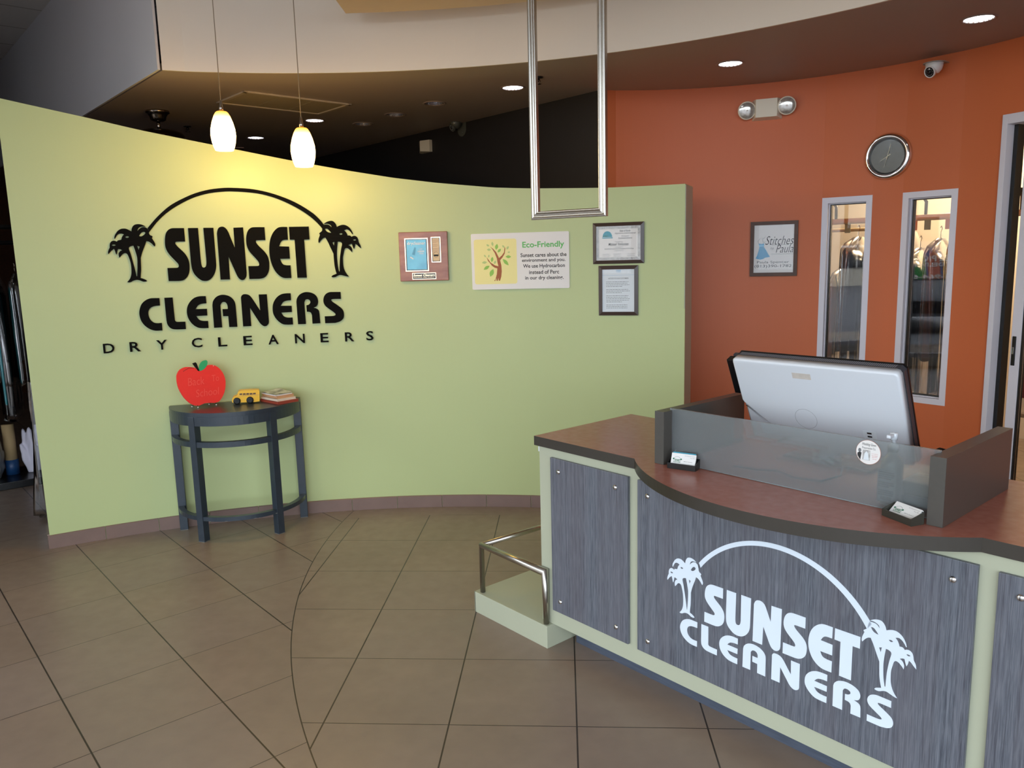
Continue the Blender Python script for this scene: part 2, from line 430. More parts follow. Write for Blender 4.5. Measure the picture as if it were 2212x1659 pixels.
def fake_lines(mb, x0, x1, ztop, dz, rows, h, y, m, T=None):
    """rows of small illegible print: short ink dashes of word length"""
    rnd = random.Random(int(abs(x0) * 1000) + rows)
    for i in range(rows):
        if i in (4, 8, 14): continue
        x = x0; end = x1 - rnd.random() * 0.12 * (x1 - x0) * (3 if i in (3, 7, 13) else 1)
        while x < end:
            w = min((0.02 + rnd.random() * 0.05) * (x1 - x0) * 1.6, end - x)
            z = ztop - i * dz
            mb.raw([(x, y, z), (x + w, y, z), (x + w, y, z + h), (x, y, z + h)], [[0, 1, 2, 3]], m, False, T)
            x += w + 0.018 * (x1 - x0)
def frame_mb(mb, x0, x1, z0, z1, w, y0, y1, m, T=None, slope=0.0):
    """mitred rectangular frame, outer size x0..x1, z0..z1, bar width w, between y0 (front) and y1"""
    o = [(x0, z0), (x1, z0), (x1, z1), (x0, z1)]; i = [(x0 + w, z0 + w), (x1 - w, z0 + w), (x1 - w, z1 - w), (x0 + w, z1 - w)]
    for k in range(4):
        a, b, c, d = o[k], o[(k + 1) % 4], i[(k + 1) % 4], i[k]
        s2 = slope
        vs = [(a[0], y0 + s2, a[1]), (b[0], y0 + s2, b[1]), (c[0], y0, c[1]), (d[0], y0, d[1]), (a[0], y1, a[1]), (b[0], y1, b[1]), (c[0], y1, c[1]), (d[0], y1, d[1])]
        mb.raw(vs, [[0, 1, 2, 3], [7, 6, 5, 4], [0, 4, 5, 1], [2, 6, 7, 3], [1, 5, 6, 2], [3, 7, 4, 0]], m, False, T)

# ------------------------------------------------------------------ lettering and palm outlines, tenths of a millimetre on the wall (arc length, height)
ART = {
'palm_left':[[-16069,18813,-16112,18841,-16154,18869,-16200,18888,-16252,18895,-16307,18893,-16361,18882,-16411,18861,-16459,18831,-16505,18797,-16547,18758,-16587,18714,-16626,18670,-16615,18722,-16599,18773,-16578,18808,-16552,18842,-16521,18871,-16486,18894,-16445,18912,-16403,18924,-16357,18930,-16309,18931,-16265,18931,-16226,18931,-16191,18930,-16155,18930,-16205,18960,-16255,18991,-16303,19017,-16347,19037,-16390,19052,-16436,19063,-16486,19071,-16540,19075,-16594,19073,-16650,19066,-16706,19053,-16756,19033,-16799,19003,-16836,18965,-16868,18923,-16895,18876,-16917,18825,-16934,18776,-16944,18734,-16949,18694,-16954,18653,-16996,18679,-17037,18704,-17078,18728,-17121,18754,-17164,18779,-17207,18798,-17249,18811,-17292,18819,-17340,18821,-17397,18819,-17460,18811,-17522,18793,-17580,18765,-17636,18728,-17688,18685,-17736,18632,-17779,18572,-17816,18515,-17848,18464,-17873,18415,-17892,18369,-17902,18323,-17905,18280,-17904,18247,-17893,18229,-17877,18217,-17861,18250,-17844,18283,-17823,18320,-17797,18364,-17766,18412,-17733,18453,-17696,18484,-17656,18509,-17614,18525,-17569,18532,-17523,18531,-17480,18524,-17443,18511,-17410,18492,-17377,18474,-17411,18437,-17444,18400,-17472,18364,-17498,18315,-17515,18267,-17532,18218,-17547,18169,-17581,18161,-17616,18153,-17650,18146,-17699,18140,-17741,18128,-17769,18095,-17792,18055,-17821,18076,-17856,18095,-17888,18106,-17926,18116,-17965,18118,-18004,18113,-18043,18100,-18080,18078,-18114,18045,-18145,18003,-18169,17957,-18184,17908,-18193,17856,-18198,17811,-18202,17765,-18202,17726,-18231,17672,-18260,17618,-18284,17568,-18301,17524,-18314,17485,-18322,17446,-18324,17409,-18320,17372,-18317,17336,-18289,17362,-18256,17396,-18224,17435,-18186,17483,-18143,17529,-18093,17569,-18038,17609,-17983,17648,-17969,17604,-17956,17559,-17944,17513,-17933,17461,-17923,17408,-17913,17364,-17898,17329,-17881,17302,-17865,17345,-17849,17388,-17833,17437,-17816,17496,-17800,17562,-17783,17628,-17748,17627,-17713,17626,-17677,17618,-17639,17600,-17599,17575,-17560,17550,-17596,17537,-17632,17525,-17665,17507,-17694,17480,-17720,17446,-17741,17410,-17756,17373,-17764,17333,-17768,17288,-17766,17235,-17758,17177,-17751,17120,-17714,17148,-17672,17187,-17634,17233,-17589,17288,-17546,17332,-17506,17358,-17466,17373,-17429,17379,-17382,17374,-17342,17353,-17309,17325,-17281,17277,-17258,17211,-17233,17127,-17212,17040,-17194,16956,-17179,16868,-17168,16779,-17162,16690,-17159,16600,-17159,16505,-17163,16397,-17171,16284,-17182,16181,-17199,16097,-17221,16024,-17244,15959,-17268,15904,-17294,15857,-17326,15812,-17366,15764,-17411,15718,-17457,15671,-17425,15655,-17387,15644,-17354,15643,-17315,15648,-17272,15660,-17220,15684,-17163,15715,-17104,15742,-17043,15760,-16979,15773,-16918,15778,-16863,15773,-16812,15760,-16761,15742,-16709,15718,-16657,15689,-16607,15667,-16558,15657,-16511,15655,-16469,15657,-16421,15666,-16379,15679,-16382,15705,-16393,15730,-16426,15756,-16472,15786,-16524,15815,-16581,15840,-16644,15863,-16706,15886,-16697,15962,-16687,16038,-16676,16116,-16663,16193,-16648,16272,-16635,16365,-16626,16482,-16619,16613,-16613,16740,-16606,16855,-16600,16965,-16594,17076,-16563,17171,-16532,17266,-16499,17360,-16462,17453,-16422,17544,-16383,17632,-16343,17718,-16303,17801,-16269,17878,-16242,17946,-16222,18009,-16201,18071,-16158,18062,-16115,18054,-16070,18037,-16020,18005,-15967,17964,-15919,17922,-15879,17878,-15844,17833,-15815,17796,-15786,17767,-15762,17745,-15744,17785,-15727,17825,-15720,17869,-15728,17919,-15746,17973,-15771,18032,-15802,18099,-15841,18172,-15879,18245,-15849,18283,-15831,18319,-15847,18354,-15878,18382,-15911,18392,-15945,18408,-15968,18437,-15990,18474,-16005,18508,-16008,18543,-16004,18574],[-16566,18378,-16541,18419,-16517,18461,-16487,18501,-16448,18542,-16405,18583,-16363,18611,-16321,18621,-16280,18619,-16248,18609,-16215,18579,-16209,18535,-16231,18499,-16269,18460,-16311,18424,-16357,18394,-16407,18367,-16455,18352,-16494,18353,-16530,18366],[-17314,18326,-17295,18346,-17253,18365,-17213,18374,-17173,18364,-17133,18344,-17116,18323,-17137,18302,-17180,18280,-17222,18270,-17261,18281,-17298,18304],[-18082,17863,-18062,17879,-18018,17894,-17974,17901,-17932,17893,-17891,17877,-17873,17860,-17894,17842,-17939,17823,-17982,17815,-18024,17825,-18065,17844],[-17179,17696,-17154,17730,-17117,17758,-17076,17780,-17029,17794,-16977,17802,-16926,17810,-16901,17707,-16876,17604,-16852,17492,-16827,17365,-16802,17229,-16786,17093,-16786,16959,-16795,16826,-16807,16695,-16818,16567,-16832,16441,-16846,16321,-16859,16210,-16873,16103,-16887,15997,-16921,15993,-16938,16136,-16954,16278,-16973,16425,-16995,16582,-17019,16744,-17043,16900,-17069,17052,-17094,17198,-17118,17323,-17140,17420,-17161,17495,-17175,17560,-17184,17614,-17187,17658],[-16722,17799,-16590,17747,-16670,17543]],
'palm_right':[[-5731,18879,-5671,18890,-5610,18901,-5553,18906,-5497,18905,-5444,18898,-5398,18885,-5360,18867,-5328,18844,-5297,18818,-5268,18789,-5240,18757,-5212,18725,-5219,18765,-5226,18806,-5244,18843,-5277,18876,-5321,18905,-5369,18929,-5417,18947,-5469,18959,-5523,18966,-5578,18965,-5636,18958,-5693,18951,-5644,18983,-5595,19016,-5544,19045,-5492,19069,-5440,19090,-5384,19107,-5322,19120,-5258,19128,-5200,19129,-5153,19124,-5112,19112,-5072,19088,-5029,19049,-4987,18998,-4950,18942,-4924,18880,-4904,18812,-4883,18744,-4830,18770,-4777,18796,-4722,18820,-4661,18840,-4598,18858,-4535,18868,-4474,18870,-4413,18865,-4353,18851,-4291,18827,-4229,18794,-4174,18756,-4128,18716,-4087,18671,-4050,18622,-4014,18568,-3982,18509,-3954,18450,-3935,18390,-3921,18330,-3907,18270,-3939,18265,-3966,18310,-3993,18355,-4023,18399,-4057,18442,-4094,18484,-4135,18519,-4183,18549,-4236,18572,-4289,18583,-4342,18575,-4396,18554,-4450,18534,-4416,18501,-4382,18468,-4351,18432,-4323,18389,-4299,18343,-4279,18299,-4266,18258,-4256,18219,-4247,18180,-4192,18191,-4140,18196,-4092,18185,-4050,18163,-4023,18131,-4001,18096,-3963,18123,-3919,18146,-3878,18158,-3832,18165,-3786,18162,-3740,18147,-3695,18121,-3658,18088,-3632,18046,-3614,17996,-3600,17942,-3588,17883,-3579,17820,-3570,17756,-3536,17694,-3502,17632,-3475,17569,-3460,17504,-3453,17437,-3446,17370,-3494,17411,-3542,17453,-3585,17493,-3621,17531,-3653,17569,-3685,17601,-3720,17624,-3757,17643,-3793,17661,-3807,17596,-3822,17531,-3838,17472,-3857,17424,-3878,17383,-3898,17341,-3918,17394,-3937,17448,-3955,17501,-3971,17556,-3985,17611,-3999,17666,-4051,17661,-4105,17650,-4145,17632,-4187,17610,-4228,17587,-4188,17570,-4148,17554,-4112,17531,-4083,17500,-4059,17464,-4039,17424,-4023,17382,-4012,17337,-4007,17291,-4010,17243,-4019,17195,-4028,17146,-4059,17186,-4090,17227,-4127,17267,-4175,17312,-4228,17357,-4279,17390,-4326,17407,-4370,17413,-4410,17406,-4443,17387,-4470,17356,-4494,17316,-4513,17269,-4527,17214,-4544,17145,-4567,17056,-4593,16955,-4613,16856,-4623,16767,-4627,16682,-4629,16591,-4630,16487,-4629,16376,-4621,16272,-4605,16177,-4584,16087,-4557,16004,-4526,15927,-4491,15856,-4450,15788,-4404,15724,-4353,15663,-4302,15602,-4343,15604,-4384,15606,-4434,15614,-4500,15630,-4574,15652,-4643,15673,-4698,15691,-4748,15708,-4799,15717,-4850,15717,-4901,15711,-4959,15695,-5029,15664,-5106,15624,-5176,15594,-5237,15583,-5290,15581,-5335,15585,-5379,15601,-5412,15622,-5377,15664,-5328,15705,-5255,15737,-5163,15771,-5071,15805,-5089,15872,-5107,15940,-5124,16019,-5142,16115,-5158,16223,-5171,16339,-5179,16468,-5184,16606,-5187,16737,-5189,16856,-5191,16969,-5193,17081,-5238,17185,-5283,17289,-5331,17401,-5383,17532,-5437,17671,-5490,17800,-5541,17909,-5591,18007,-5641,18105,-5690,18092,-5738,18079,-5787,18056,-5839,18016,-5891,17966,-5940,17915,-5982,17866,-6022,17815,-6061,17765,-6077,17798,-6087,17839,-6086,17889,-6079,17952,-6063,18022,-6033,18103,-5995,18193,-5956,18282,-5989,18315,-6009,18348,-5989,18378,-5948,18413,-5907,18443,-5860,18478,-5824,18515,-5810,18553,-5807,18592,-5804,18632],[-5647,18642,-5603,18649,-5559,18657,-5516,18652,-5474,18632,-5433,18599,-5391,18558,-5348,18507,-5303,18446,-5258,18385,-5316,18393,-5373,18401,-5426,18415,-5472,18436,-5514,18462,-5552,18496,-5586,18540,-5616,18591],[-4760,18309,-4719,18337,-4652,18352,-4588,18334,-4550,18305,-4571,18283,-4615,18260,-4658,18249,-4700,18262,-4742,18286],[-3919,17915,-3881,17936,-3819,17947,-3757,17933,-3721,17910,-3760,17881,-3824,17862,-3884,17884],[-4891,17826,-4837,17828,-4780,17824,-4736,17811,-4689,17792,-4652,17768,-4623,17724,-4619,17662,-4639,17568,-4672,17448,-4706,17308,-4739,17142,-4774,16957,-4802,16781,-4822,16623,-4836,16474,-4847,16331,-4857,16194,-4864,16063,-4871,15932,-4918,15947,-4938,16071,-4958,16194,-4974,16334,-4985,16503,-4993,16689,-4995,16865,-4992,17018,-4983,17162,-4968,17314,-4946,17480,-4918,17653],[-5222,17773,-5087,17830,-5132,17568]],
'S':[[-14032,18817,-14030,18011,-14216,18012,-14402,18014,-14538,18010,-14576,17993,-14595,17959,-14600,17930,-14597,17896,-14583,17857,-14549,17802,-14502,17738,-14440,17661,-14355,17568,-14255,17463,-14167,17360,-14099,17267,-14043,17176,-13997,17082,-13960,16986,-13933,16887,-13915,16783,-13906,16670,-13906,16552,-13911,16439,-13920,16334,-13935,16235,-13958,16141,-13989,16052,-14029,15968,-14076,15892,-14132,15823,-14196,15762,-14263,15713,-14330,15678,-14400,15655,-14484,15640,-14589,15635,-14708,15637,-14827,15640,-15167,15647,-15167,16439,-14964,16437,-14760,16435,-14608,16440,-14557,16460,-14528,16501,-14518,16541,-14516,16588,-14527,16638,-14553,16687,-14591,16738,-14641,16801,-14723,16903,-14822,17024,-14910,17138,-14976,17231,-15031,17317,-15077,17402,-15114,17486,-15141,17568,-15161,17652,-15172,17740,-15176,17829,-15175,17923,-15170,18027,-15160,18135,-15145,18238,-15127,18335,-15104,18426,-15075,18507,-15040,18576,-14999,18635,-14955,18686,-14909,18727,-14861,18760,-14809,18785,-14759,18802,-14706,18812,-14638,18817,-14468,18819,-14251,18818]],
'U':[[-13802,18815,-13234,18817,-13236,16881,-13233,16794,-13230,16706,-13224,16627,-13214,16559,-13202,16499,-13184,16453,-13157,16424,-13123,16409,-13089,16405,-13054,16412,-13018,16431,-12987,16460,-12964,16497,-12946,16543,-12932,16597,-12922,16661,-12915,16732,-12908,16804,-12925,18820,-12348,18813,-12356,16744,-12359,16645,-12362,16547,-12374,16443,-12396,16329,-12427,16211,-12467,16097,-12519,15990,-12580,15888,-12645,15801,-12713,15731,-12784,15675,-12857,15633,-12931,15604,-13006,15587,-13080,15582,-13153,15588,-13224,15605,-13294,15636,-13364,15681,-13433,15739,-13498,15804,-13562,15876,-13622,15954,-13674,16041,-13717,16132,-13752,16232,-13779,16343,-13794,16473,-13802,16615,-13809,16757]],
'N':[[-12177,15639,-12168,18467,-12154,18529,-12140,18591,-12121,18650,-12097,18708,-12068,18763,-12031,18809,-11983,18841,-11927,18863,-11872,18875,-11821,18878,-11770,18871,-11720,18850,-11670,18815,-11621,18767,-11577,18711,-11542,18647,-11512,18575,-11483,18503,-11188,17574,-11176,18802,-10605,18817,-10602,16020,-10612,15940,-10621,15860,-10640,15786,-10675,15719,-10720,15659,-10766,15614,-10811,15586,-10858,15573,-10904,15571,-10950,15582,-10994,15605,-11035,15634,-11068,15667,-11098,15707,-11126,15754,-11156,15812,-11184,15878,-11213,15944,-11596,17050,-11621,15633]],
'S2':[[-9335,18809,-9330,18018,-9528,18019,-9726,18019,-9868,18012,-9904,17989,-9911,17943,-9905,17904,-9888,17856,-9861,17803,-9824,17747,-9777,17686,-9716,17613,-9630,17521,-9530,17417,-9442,17315,-9377,17222,-9323,17133,-9280,17042,-9247,16950,-9224,16856,-9209,16758,-9200,16652,-9200,16540,-9205,16428,-9215,16316,-9231,16204,-9256,16100,-9292,16005,-9338,15918,-9388,15843,-9441,15783,-9498,15734,-9559,15695,-9621,15665,-9688,15645,-9769,15630,-9874,15623,-9993,15623,-10111,15622,-10467,15626,-10470,16427,-10260,16423,-10050,16419,-9894,16423,-9852,16434,-9825,16457,-9809,16491,-9805,16538,-9812,16596,-9831,16656,-9859,16713,-9899,16773,-9953,16847,-10042,16957,-10150,17086,-10243,17205,-10310,17302,-10362,17389,-10403,17476,-10436,17565,-10458,17653,-10473,17745,-10481,17842,-10482,17943,-10477,18047,-10467,18156,-10450,18267,-10426,18370,-10396,18464,-10359,18550,-10318,18623,-10273,18680,-10225,18724,-10173,18759,-10120,18787,-10064,18805,-9989,18814,-9806,18817,-9571,18813]],
'E':[[-7955,18800,-7962,18015,-8038,18014,-8114,18014,-8181,18010,-8236,18001,-8281,17988,-8322,17966,-8359,17935,-8391,17895,-8423,17844,-8455,17774,-8487,17693,-8519,17611,-7923,17582,-7920,16832,-8520,16830,-8495,16749,-8469,16668,-8440,16597,-8409,16542,-8376,16499,-8334,16465,-8279,16442,-8216,16430,-8152,16417,-7914,16411,-7912,15615,-8039,15613,-8165,15611,-8276,15616,-8361,15630,-8431,15651,-8503,15687,-8584,15744,-8666,15815,-8742,15896,-8810,15983,-8872,16079,-8929,16185,-8979,16303,-9024,16431,-9062,16566,-9093,16710,-9118,16861,-9133,17015,-9140,17170,-9139,17327,-9130,17484,-9112,17644,-9087,17803,-9055,17950,-9018,18078,-8975,18193,-8928,18297,-8878,18391,-8823,18474,-8762,18551,-8694,18625,-8619,18692,-8543,18745,-8471,18778,-8397,18796,-8310,18806,-8201,18809,-8078,18805]],
'T':[[-7844,18803,-6633,18805,-6630,18006,-6968,18001,-6956,15606,-7533,15616,-7548,18002,-7843,18012]],
'C2':[[-15779,14639,-15781,14184,-15881,14181,-15980,14178,-16071,14168,-16153,14150,-16228,14124,-16293,14090,-16347,14046,-16392,13994,-16427,13936,-16453,13873,-16469,13805,-16478,13733,-16477,13655,-16469,13574,-16453,13497,-16430,13427,-16400,13361,-16364,13301,-16320,13247,-16269,13198,-16215,13160,-16158,13135,-16098,13120,-16030,13112,-15952,13111,-15866,13116,-15780,13122,-15780,12662,-15907,12659,-16034,12656,-16151,12663,-16254,12684,-16347,12715,-16439,12760,-16535,12821,-16629,12897,-16714,12982,-16786,13075,-16849,13178,-16900,13286,-16936,13402,-16961,13523,-16974,13641,-16976,13749,-16966,13854,-16945,13961,-16910,14078,-16864,14198,-16807,14304,-16737,14392,-16657,14466,-16574,14527,-16491,14574,-16406,14609,-16325,14633,-16254,14645,-16188,14648,-16109,14647,-16008,14646,-15893,14643]],
'L2':[[-15503,14642,-15035,14644,-15024,13246,-14999,13195,-14964,13153,-14924,13141,-14876,13136,-14828,13131,-14436,13126,-14439,12668,-14587,12668,-14734,12668,-14867,12671,-14981,12676,-15081,12685,-15167,12702,-15239,12731,-15298,12769,-15349,12817,-15397,12875,-15437,12943,-15468,13016,-15486,13097,-15493,13184,-15501,13270]],
'E2':[[-13125,14651,-13125,14202,-13210,14202,-13296,14201,-13378,14192,-13459,14173,-13537,14146,-13609,14103,-13671,14037,-13727,13954,-13782,13872,-13124,13864,-13130,13452,-13776,13444,-13737,13371,-13699,13298,-13653,13237,-13601,13191,-13542,13157,-13465,13132,-13362,13117,-13242,13111,-13121,13106,-13123,12668,-13243,12667,-13363,12666,-13475,12671,-13572,12681,-13661,12697,-13751,12731,-13849,12789,-13950,12866,-14039,12956,-14116,13059,-14182,13174,-14234,13295,-14269,13423,-14290,13557,-14298,13687,-14292,13809,-14273,13928,-14240,14041,-14193,14149,-14133,14252,-14062,14346,-13981,14433,-13890,14511,-13793,14573,-13694,14614,-13589,14640,-13480,14656,-13365,14660,-13245,14656]],
'A2':[[-12797,12661,-12784,14068,-12767,14159,-12750,14249,-12720,14336,-12668,14420,-12602,14501,-12531,14568,-12457,14618,-12378,14654,-12296,14679,-12213,14694,-12127,14698,-12039,14690,-11946,14671,-11850,14640,-11761,14599,-11681,14545,-11608,14481,-11547,14410,-11499,14334,-11463,14252,-11437,14164,-11424,14067,-11420,13964,-11417,13861,-11414,12659,-11897,12667,-11901,13351,-12206,13365,-12209,13803,-11895,13799,-11892,13868,-11890,13936,-11894,14001,-11906,14063,-11926,14121,-11952,14169,-11987,14207,-12029,14235,-12074,14250,-12123,14250,-12174,14237,-12219,14210,-12256,14166,-12287,14107,-12318,14049,-12318,12667]],
'N2':[[-11060,12664,-11059,14479,-11038,14544,-11010,14603,-10963,14648,-10899,14678,-10844,14686,-10781,14686,-10718,14678,-10658,14662,-10598,14638,-10543,14602,-10494,14550,-10449,14487,-10404,14423,-9962,13612,-9979,14636,-9490,14635,-9481,12920,-9489,12866,-9498,12812,-9517,12761,-9553,12713,-9600,12670,-9649,12639,-9699,12623,-9751,12620,-9803,12629,-9854,12654,-9903,12690,-9949,12732,-9989,12778,-10025,12830,-10061,12881,-10569,13833,-10574,12664]],
'E3':[[-8025,14648,-8024,14204,-8120,14201,-8215,14199,-8305,14188,-8386,14169,-8460,14143,-8528,14100,-8586,14035,-8637,13954,-8689,13873,-8017,13851,-8022,13456,-8688,13443,-8647,13364,-8607,13285,-8557,13220,-8498,13172,-8429,13138,-8347,13115,-8244,13103,-8128,13102,-8011,13101,-8013,12656,-8150,12655,-8286,12654,-8409,12659,-8509,12669,-8596,12686,-8684,12726,-8784,12797,-8885,12891,-8976,12995,-9053,13108,-9119,13231,-9167,13356,-9191,13484,-9197,13615,-9192,13741,-9179,13861,-9154,13978,-9115,14090,-9059,14200,-8988,14307,-8908,14401,-8818,14481,-8719,14547,-8617,14598,-8513,14629,-8407,14643,-8304,14651,-8209,14655,-8117,14652]],
'R2':[[-7690,12659,-7698,14103,-7683,14177,-7669,14252,-7642,14325,-7597,14402,-7539,14478,-7472,14544,-7392,14597,-7302,14639,-7213,14670,-7130,14687,-7047,14692,-6962,14687,-6870,14674,-6775,14650,-6684,14614,-6596,14565,-6512,14503,-6444,14430,-6398,14344,-6367,14248,-6351,14154,-6350,14062,-6362,13973,-6383,13897,-6410,13839,-6444,13793,-6487,13755,-6539,13725,-6599,13703,-6659,13681,-6591,13659,-6523,13636,-6464,13609,-6416,13577,-6376,13540,-6345,13492,-6328,13428,-6319,13354,-6311,13280,-6295,12670,-6784,12659,-6784,13200,-6797,13252,-6810,13304,-6828,13348,-6865,13389,-6918,13415,-6969,13426,-7030,13432,-7090,13438,-7094,13851,-7046,13858,-6997,13866,-6951,13884,-6904,13918,-6861,13962,-6833,14009,-6826,14058,-6834,14110,-6855,14154,-6892,14190,-6941,14218,-6991,14233,-7041,14234,-7091,14223,-7135,14196,-7166,14148,-7191,14085,-7215,14022,-7203,12656]],
'S3':[[-4902,14633,-4899,14188,-5086,14192,-5273,14197,-5414,14194,-5484,14178,-5519,14143,-5507,14090,-5456,14028,-5362,13954,-5238,13864,-5121,13774,-5019,13692,-4923,13610,-4849,13522,-4801,13427,-4774,13327,-4763,13227,-4766,13126,-4784,13026,-4819,12936,-4871,12862,-4940,12800,-5022,12748,-5121,12710,-5234,12682,-5347,12655,-5985,12658,-5989,13100,-5795,13099,-5600,13098,-5448,13104,-5376,13121,-5321,13148,-5290,13180,-5294,13234,-5341,13295,-5405,13355,-5491,13424,-5584,13498,-5687,13578,-5796,13664,-5886,13751,-5945,13837,-5983,13924,-6006,14013,-6012,14110,-6001,14210,-5978,14303,-5943,14385,-5896,14461,-5838,14524,-5771,14573,-5694,14610,-5610,14636,-5524,14646,-5431,14646,-5324,14643,-5193,14641,-5048,14637]],
'arch':[[-16056,18838,-15915,19002,-15773,19166,-15626,19328,-15472,19487,-15312,19643,-15147,19793,-14981,19937,-14810,20076,-14622,20208,-14411,20335,-14183,20457,-13950,20573,-13717,20685,-13478,20791,-13228,20887,-12959,20972,-12680,21047,-12406,21108,-12140,21152,-11880,21182,-11637,21203,-11432,21215,-11244,21218,-11022,21213,-10731,21202,-10405,21184,-10096,21158,-9829,21123,-9579,21081,-9323,21026,-9051,20959,-8774,20880,-8496,20791,-8215,20688,-7933,20576,-7668,20460,-7432,20346,-7213,20229,-6995,20100,-6761,19949,-6528,19786,-6323,19629,-6161,19482,-6028,19342,-5914,19213,-5824,19099,-5754,18995,-5683,18891,-5781,18641,-5880,18769,-5979,18896,-6090,19025,-6213,19153,-6347,19282,-6499,19414,-6671,19551,-6860,19691,-7066,19830,-7294,19971,-7539,20112,-7790,20246,-8044,20371,-8303,20488,-8563,20593,-8821,20682,-9079,20759,-9337,20824,-9590,20874,-9842,20913,-10112,20945,-10421,20973,-10747,20994,-11038,21007,-11260,21010,-11448,21006,-11654,20992,-11899,20971,-12161,20941,-12423,20898,-12684,20840,-12944,20769,-13194,20688,-13425,20599,-13646,20500,-13867,20390,-14097,20267,-14328,20133,-14542,20000,-14729,19873,-14900,19746,-15066,19611,-15229,19465,-15388,19311,-15545,19145,-15700,18963,-15854,18770,-16007,18577]]}
DRY = {'D': [-1.9123, 1.1479, -1.8518, 1.2051], 'R': [-1.7685, 1.1463, -1.7091, 1.2054], 'Y': [-1.6193, 1.1479, -1.5591, 1.2071], 'C': [-1.4175, 1.149, -1.357, 1.2082], 'L': [-1.2625, 1.1467, -1.2097, 1.2047], 'E': [-1.1114, 1.1462, -1.0579, 1.2048], 'A': [-0.9603, 1.1438, -0.8977, 1.2047], 'N': [-0.7945, 1.1434, -0.7333, 1.203], 'E_': [-0.634, 1.1428, -0.5838, 1.2021], 'R_': [-0.4776, 1.1422, -0.4201, 1.2016], 'S': [-0.3409, 1.1445, -0.2954, 1.2047]}
AFF = {'palm_left': [[0.59354, 0.00243], [-0.02452, 0.63802], [1.7534, -0.6144]], 'palm_right': [[0.58466, -0.00682], [-0.0176, 0.61302], [1.72102, -0.57844]], 'sunset': [[0.63672, -0.00127], [0.00482, 0.45854], [1.74269, -0.33686]], 'cleaners': [[0.61709, -0.00351], [0.00216, 0.46663], [1.72623, -0.31938]]}
def art(k): return [[(L[i] / 1e4, L[i + 1] / 1e4) for i in range(0, len(L), 2)] for L in ART[k]]
M['gel'] = P('clear_gel_bottle', '#dfe9ea', 0.12, spec=0.6)
M['tape'] = P('tape_residue', '#cfc7bd', 0.7, var=0.06, vscale=60)
M['pink_paper'] = P('pink_paper', '#ef8b8b', 0.6)
M['vent_slot'] = P('vent_slot', '#8b8b92', 0.5)
M['cord'] = P('grey_lamp_cord', '#8f7d64', 0.5)
M['nickel_dark'] = P('dark_bronze_metal', '#3a3029', 0.22, 1.0)
M['vent_face'] = P('egg_crate_grille', '#a8997f', 0.7, var=0.10, vscale=260)
M['clock_face'] = P('black_clock_face', '#161716', 0.10)
M['hand'] = P('cream_metal_hand', '#e6dfc4', 0.35)
M['cam_grey'] = P('grey_bracket', '#a19c92', 0.5)
M['cam_dark'] = P('dark_camera_plastic', '#4a4a40', 0.35)
M['cam_face'] = P('camera_window', '#23262a', 0.15)
M['sensor'] = P('cream_sensor_case', '#b8aa90', 0.5)
M['win_brown'] = P('dark_brown_window_paint', '#4d2608', 0.4)
M['mag_cover'] = P('black_and_white_cover', '#3a3b38', 0.35, col2='#d9d8d2', vscale=16)

# ================================================================== SETTING
WC = (-0.602, 0.946); WR = 4.17                      # centre and radius of the curved green partition
def wp(s, z, r=WR):
    a = s / WR; return Vector((WC[0] + r * sin(a), WC[1] + r * cos(a), z))
AL, AR = atan2(-2.777 - WC[0], 4.474 - WC[1]), atan2(1.058 - WC[0], 4.771 - WC[1])
TOP = [(-2.80, 2.594), (-2.766, 2.587), (-2.41, 2.511), (-2.16, 2.453), (-1.787, 2.378), (-1.336, 2.285), (-1.02, 2.225), (-0.717, 2.172), (-0.449, 2.135),
       (-0.085, 2.094), (0.141, 2.08), (0.606, 2.063), (0.85, 2.061), (1.2, 2.060)]
def top_at(a):
    x = WC[0] + 4.165 * sin(a)
    for (x0, z0), (x1, z1) in zip(TOP, TOP[1:]):
        if x <= x1: return z0 + (z1 - z0) * (x - x0) / (x1 - x0)
    return TOP[-1][1]
ZC, ZU = 2.74, 3.66

# floor
mb = MB(); mb.box(-7, 6, -2.3, 11, -0.05, 0.0, 'floor'); struct(mb.build('floor'))
# street and far side outside the storefront
mb = MB(); mb.box(-60, 60, -60, 60, -0.14, -0.06, 'asphalt'); struct(mb.build('ground'))

# curved partition
N = 72; mb = MB(); vs = []; fs = []
THK = 0.22
for i in range(N + 1):
    a = AL + (AR - AL) * i / N; t = top_at(a)
    for r, z in ((WR, 0), (WR, t), (WR + THK, t), (WR + THK, 0)):
        vs.append((WC[0] + r * sin(a), WC[1] + r * cos(a), z))
for i in range(N):
    for k in range(3): fs.append([4 * i + k, 4 * i + k + 1, 4 * i + 5 + k, 4 * i + 4 + k][::-1])
fs.append([0, 3, 2, 1][::-1]); fs.append([4 * N, 4 * N + 1, 4 * N + 2, 4 * N + 3][::-1])
mb.raw(vs, fs, 'green'); wl = mb.build('wall_center'); struct(wl)
wl['label'] = 'curved pale green partition wall with a sloping top'
for p in wl.data.polygons: p.use_smooth = False
# corner trim strip and thin top cap line on the right end
mb = MB()
e0 = Vector((sin(AR), cos(AR), 0)); e1 = Vector((cos(AR), -sin(AR), 0)); b0 = Vector((WC[0], WC[1], 0))
T = Matrix(((e1.x, e0.x, 0, b0.x), (e1.y, e0.y, 0, b0.y), (0, 0, 1, 0), (0, 0, 0, 1)))
mb.box(0.0, 0.004, WR + 0.004, WR + THK - 0.002, 0, 2.055, 'green_light', T=T)
mb.box(-0.034, 0.006, WR - 0.005, WR + 0.004, 0, 1.32, 'green', T=T)
struct(mb.build('trim_1'))

